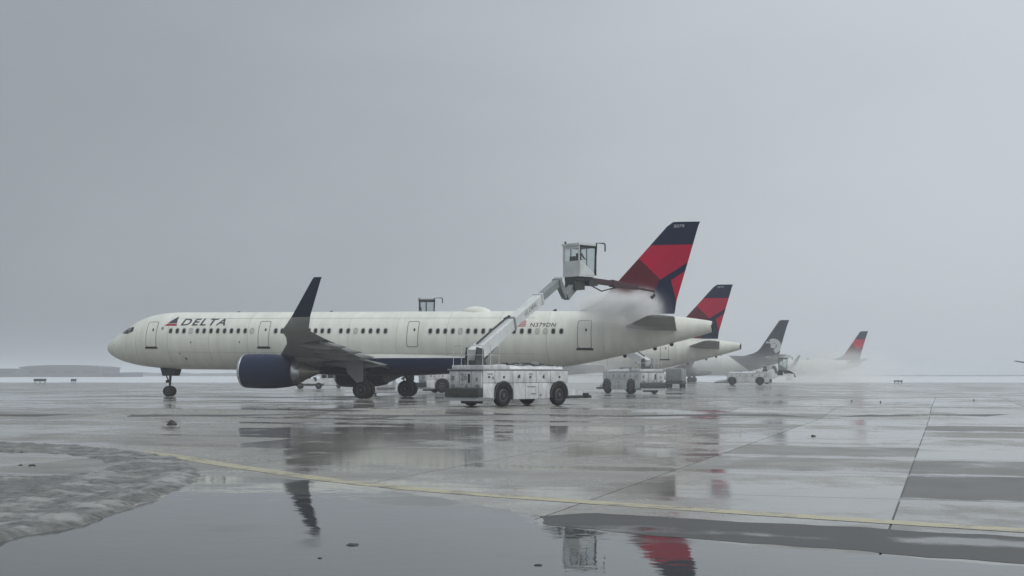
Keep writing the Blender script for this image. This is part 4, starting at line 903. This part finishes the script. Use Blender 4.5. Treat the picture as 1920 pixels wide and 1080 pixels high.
building(188, 232, 697, 768, 'low grey annex right of the long terminal building')
building(-60, 29, 689, 740, 'grey terminal building at the left edge of the frame')
# dark slush clump on the apron and taxi edge lights
def clump(u, v, w_, h_, label, cat='slush', name='slush_clump', mat=None, z=None, group=None):
    x, y = gp(u, v) if z is None else gp(u, v, z); s_ = (F_PX/y); bm = bmesh.new(); bmesh.ops.create_icosphere(bm, subdivisions=3, radius=1)
    for v_ in bm.verts:
        e = 1+.35*mnoise.noise(v_.co*1.7+Vector((u, 0, 0)))+.15*mnoise.noise(v_.co*5); v_.co = Vector((v_.co.x*w_/s_/2*e, v_.co.y*w_/s_/2*e, max(-.02, v_.co.z*h_/s_*e)))
    bm.verts.index_update(); mb = MB(); mb.v = [tuple(v_.co) for v_ in bm.verts]; mb.f = [[q.index for q in f.verts] for f in bm.faces]; bm.free()
    o = mb.obj(name, mat or dark_slush, None, 60); o.location = (x, y, -DROP if z is None else z); tag(o, label, cat, group); return o
dark_slush = M('dark_slush', (.035, .034, .032), .5, var=.5, scale=9, bump=.6)
clump(322, 797, 18, 9, 'dark lump of slush alone on the apron below the nose wheel')
clump(60, 874, 14, 3.5, 'small dark slush lump in the icy pool at left')
clump(39, 873, 9, 2.5, 'flat dark slush lump leftmost in the icy pool')
clump(1525, 818, 9, 2.5, 'small dark slush lump on the apron below the navy tail')
clump(662, 1022, 26, 3, 'flat dark slush piece floating in the bottom puddle', z=-DROP+.0012)
clump(600, 1047, 9, 2, 'tiny dark slush bit near the bottom edge, below the winglet reflection', z=-DROP+.0012)
clump(1010, 1060, 16, 2.5, 'dark slush bit at the bottom edge left of the cab reflection', z=-DROP+.0012)
def edge_light(u, v, label):
    x, y, _ = at_ground(u, v); r = empty('taxiway_light', (x, y, 0)); r.scale = (.55, .55, .28); tag(r, label, 'light', 'taxiway lights on the apron')
    MB().lathe_y([(0, .14), (.03, .14), (.04, .05), (.24, .045)], 0, 0, 0, 10).xf(lambda a, b_, c_: (a, c_, b_)).obj('base', metal_dark, r)
    MB().lathe_y([(.24, .07), (.34, .07), (.38, .02)], 0, 0, 0, 10).xf(lambda a, b_, c_: (a, c_, b_)).obj('lens', M('lens_blue', (.02, .04, .2), .2) if 'lens_blue' not in bpy.data.materials else bpy.data.materials['lens_blue'], r)
edge_light(1597, 753.5, 'taxiway edge light below the farthest red tail'); edge_light(1651, 755, 'taxiway edge light right of the one below the red tail'); edge_light(1826, 752, 'taxiway edge light nearest the right edge')

# ------------------------------------------------------------------ air: even haze, spray
HD = 0.00095
hb = MB().box(-FAR-100, FAR+100, -60, FAR+100, -1.5, 14.5).obj('haze', None, None, 0); tag(hb, 'thin grey winter haze over the airfield', 'haze', None, 'stuff')
m = bpy.data.materials.new('haze_air'); m.use_nodes = True; n = m.node_tree.nodes; n.clear()
pv = n.new('ShaderNodeVolumePrincipled'); pv.inputs['Color'].default_value = (0.80, 0.82, 0.845, 1); pv.inputs['Density'].default_value = HD; pv.inputs['Anisotropy'].default_value = 0.0
o_ = n.new('ShaderNodeOutputMaterial'); m.node_tree.links.new(pv.outputs[0], o_.inputs['Volume']); hb.data.materials.append(m)
def spray(label, centre, rad3, dens, seed, rz=0.0, thr=0.25, sc=1.6, col=(.985, .985, .98), rot=None):
    bm = bmesh.new(); bmesh.ops.create_icosphere(bm, subdivisions=3, radius=1); bm.verts.index_update()
    mb = MB(); mb.v = [tuple(v.co) for v in bm.verts]; mb.f = [[q.index for q in f.verts] for f in bm.faces]; bm.free()
    o = mb.obj('spray_mist', None, None, 0); o.location = centre; o.scale = rad3; o.rotation_euler = rot or (0, 0, rz); tag(o, label, 'spray', None, 'stuff')
    m = bpy.data.materials.new('spray_air'); m.use_nodes = True; n = m.node_tree.nodes; l = m.node_tree.links; n.clear()
    t = n.new('ShaderNodeTexCoord'); ln = n.new('ShaderNodeVectorMath'); ln.operation = 'LENGTH'; l.new(t.outputs['Object'], ln.inputs[0])
    f = n.new('ShaderNodeMapRange'); f.interpolation_type = 'SMOOTHSTEP'; f.inputs[1].default_value = 1.0; f.inputs[2].default_value = thr; l.new(ln.outputs['Value'], f.inputs[0])
    mp_ = n.new('ShaderNodeMapping'); mp_.inputs['Location'].default_value = (seed, seed*.7, 0); l.new(t.outputs['Object'], mp_.inputs[0])
    z = n.new('ShaderNodeTexNoise'); z.inputs['Scale'].default_value = sc; z.inputs['Detail'].default_value = 7; z.inputs['Roughness'].default_value = 0.62; l.new(mp_.outputs[0], z.inputs[0])
    zr = n.new('ShaderNodeMapRange'); zr.inputs[1].default_value = 0.35; zr.inputs[2].default_value = 0.65; l.new(z.outputs[0], zr.inputs[0])
    k = n.new('ShaderNodeMath'); k.operation = 'MULTIPLY'; l.new(f.outputs[0], k.inputs[0]); l.new(zr.outputs[0], k.inputs[1])
    k2 = n.new('ShaderNodeMath'); k2.operation = 'MULTIPLY'; l.new(k.outputs[0], k2.inputs[0]); k2.inputs[1].default_value = dens
    pv = n.new('ShaderNodeVolumePrincipled'); pv.inputs['Color'].default_value = (*col, 1); l.new(k2.outputs[0], pv.inputs['Density'])
    o_ = n.new('ShaderNodeOutputMaterial'); l.new(pv.outputs[0], o_.inputs['Volume']); o.data.materials.append(m)
    return o
def w1(x, y, z): c, s_ = math.cos(R(PA)), math.sin(R(PA)); return (PX+(x-21.98)*c+y*s_, PD-(x-21.98)*s_+y*c, z)
spray('dense white spray blasting the tail root of the nearest airliner', w1(38.7, -2.3, 5.6), (4.4, 1.8, 2.3), 0.9, 1.0, -R(PA), 0.0, 1.3)
spray('thick core of spray under the nozzle arm at the tail root', w1(38.2, -2.3, 6.0), (2.5, 1.1, 1.35), 7.0, 3.0, -R(PA), 0.1, 2.4)
_t = Vector(w1(38.4, -1.6, 5.9)); _dv = _t - nz1
spray('jet of fluid leaving the nozzle towards the fin', tuple(nz1 + _dv*.5), (.42, .42, _dv.length*.56), 5.0, 8.0, 0, 0.0, 2.0, (.985, .985, .98), _dv.to_track_quat('Z', 'Y').to_euler())
spray('spray falling from the nozzle onto the tailplane root', w1(40.3, -2.3, 5.75), (1.7, 1.0, 1.7), 6.0, 5.5, -R(PA), 0.1, 2.4)
spray('thin spray drifting below the tail of the nearest airliner', w1(39, 4, 2.2), (9, 6, 3.2), 0.035, 4.0, -R(PA), 0.1)
spray('wide bank of spray between the navy tail and the farthest tail', (72, 306, 2.0), (25, 22, 7.5), 0.12, 2.0, 0, 0.15, 1.6, (.92, .91, .88))
spray('grey spray hanging between the nearest and the second airliner', (6.5, 126, 1.5), (8, 11, 4.2), 0.16, 9.0, 0, 0.1, 1.3, (.88, .88, .86))
spray('thin drifting spray round the distant deicing truck', (46, 222, 2), (15, 16, 6), 0.045, 12.0, 0, 0.1, 1.3, (.92, .91, .88))
spray('spray cloud behind the second airliner tail', (27, 178, 5), (7, 8, 5), 0.07, 6.0, 0, 0.15, 1.4, (.95, .94, .92))
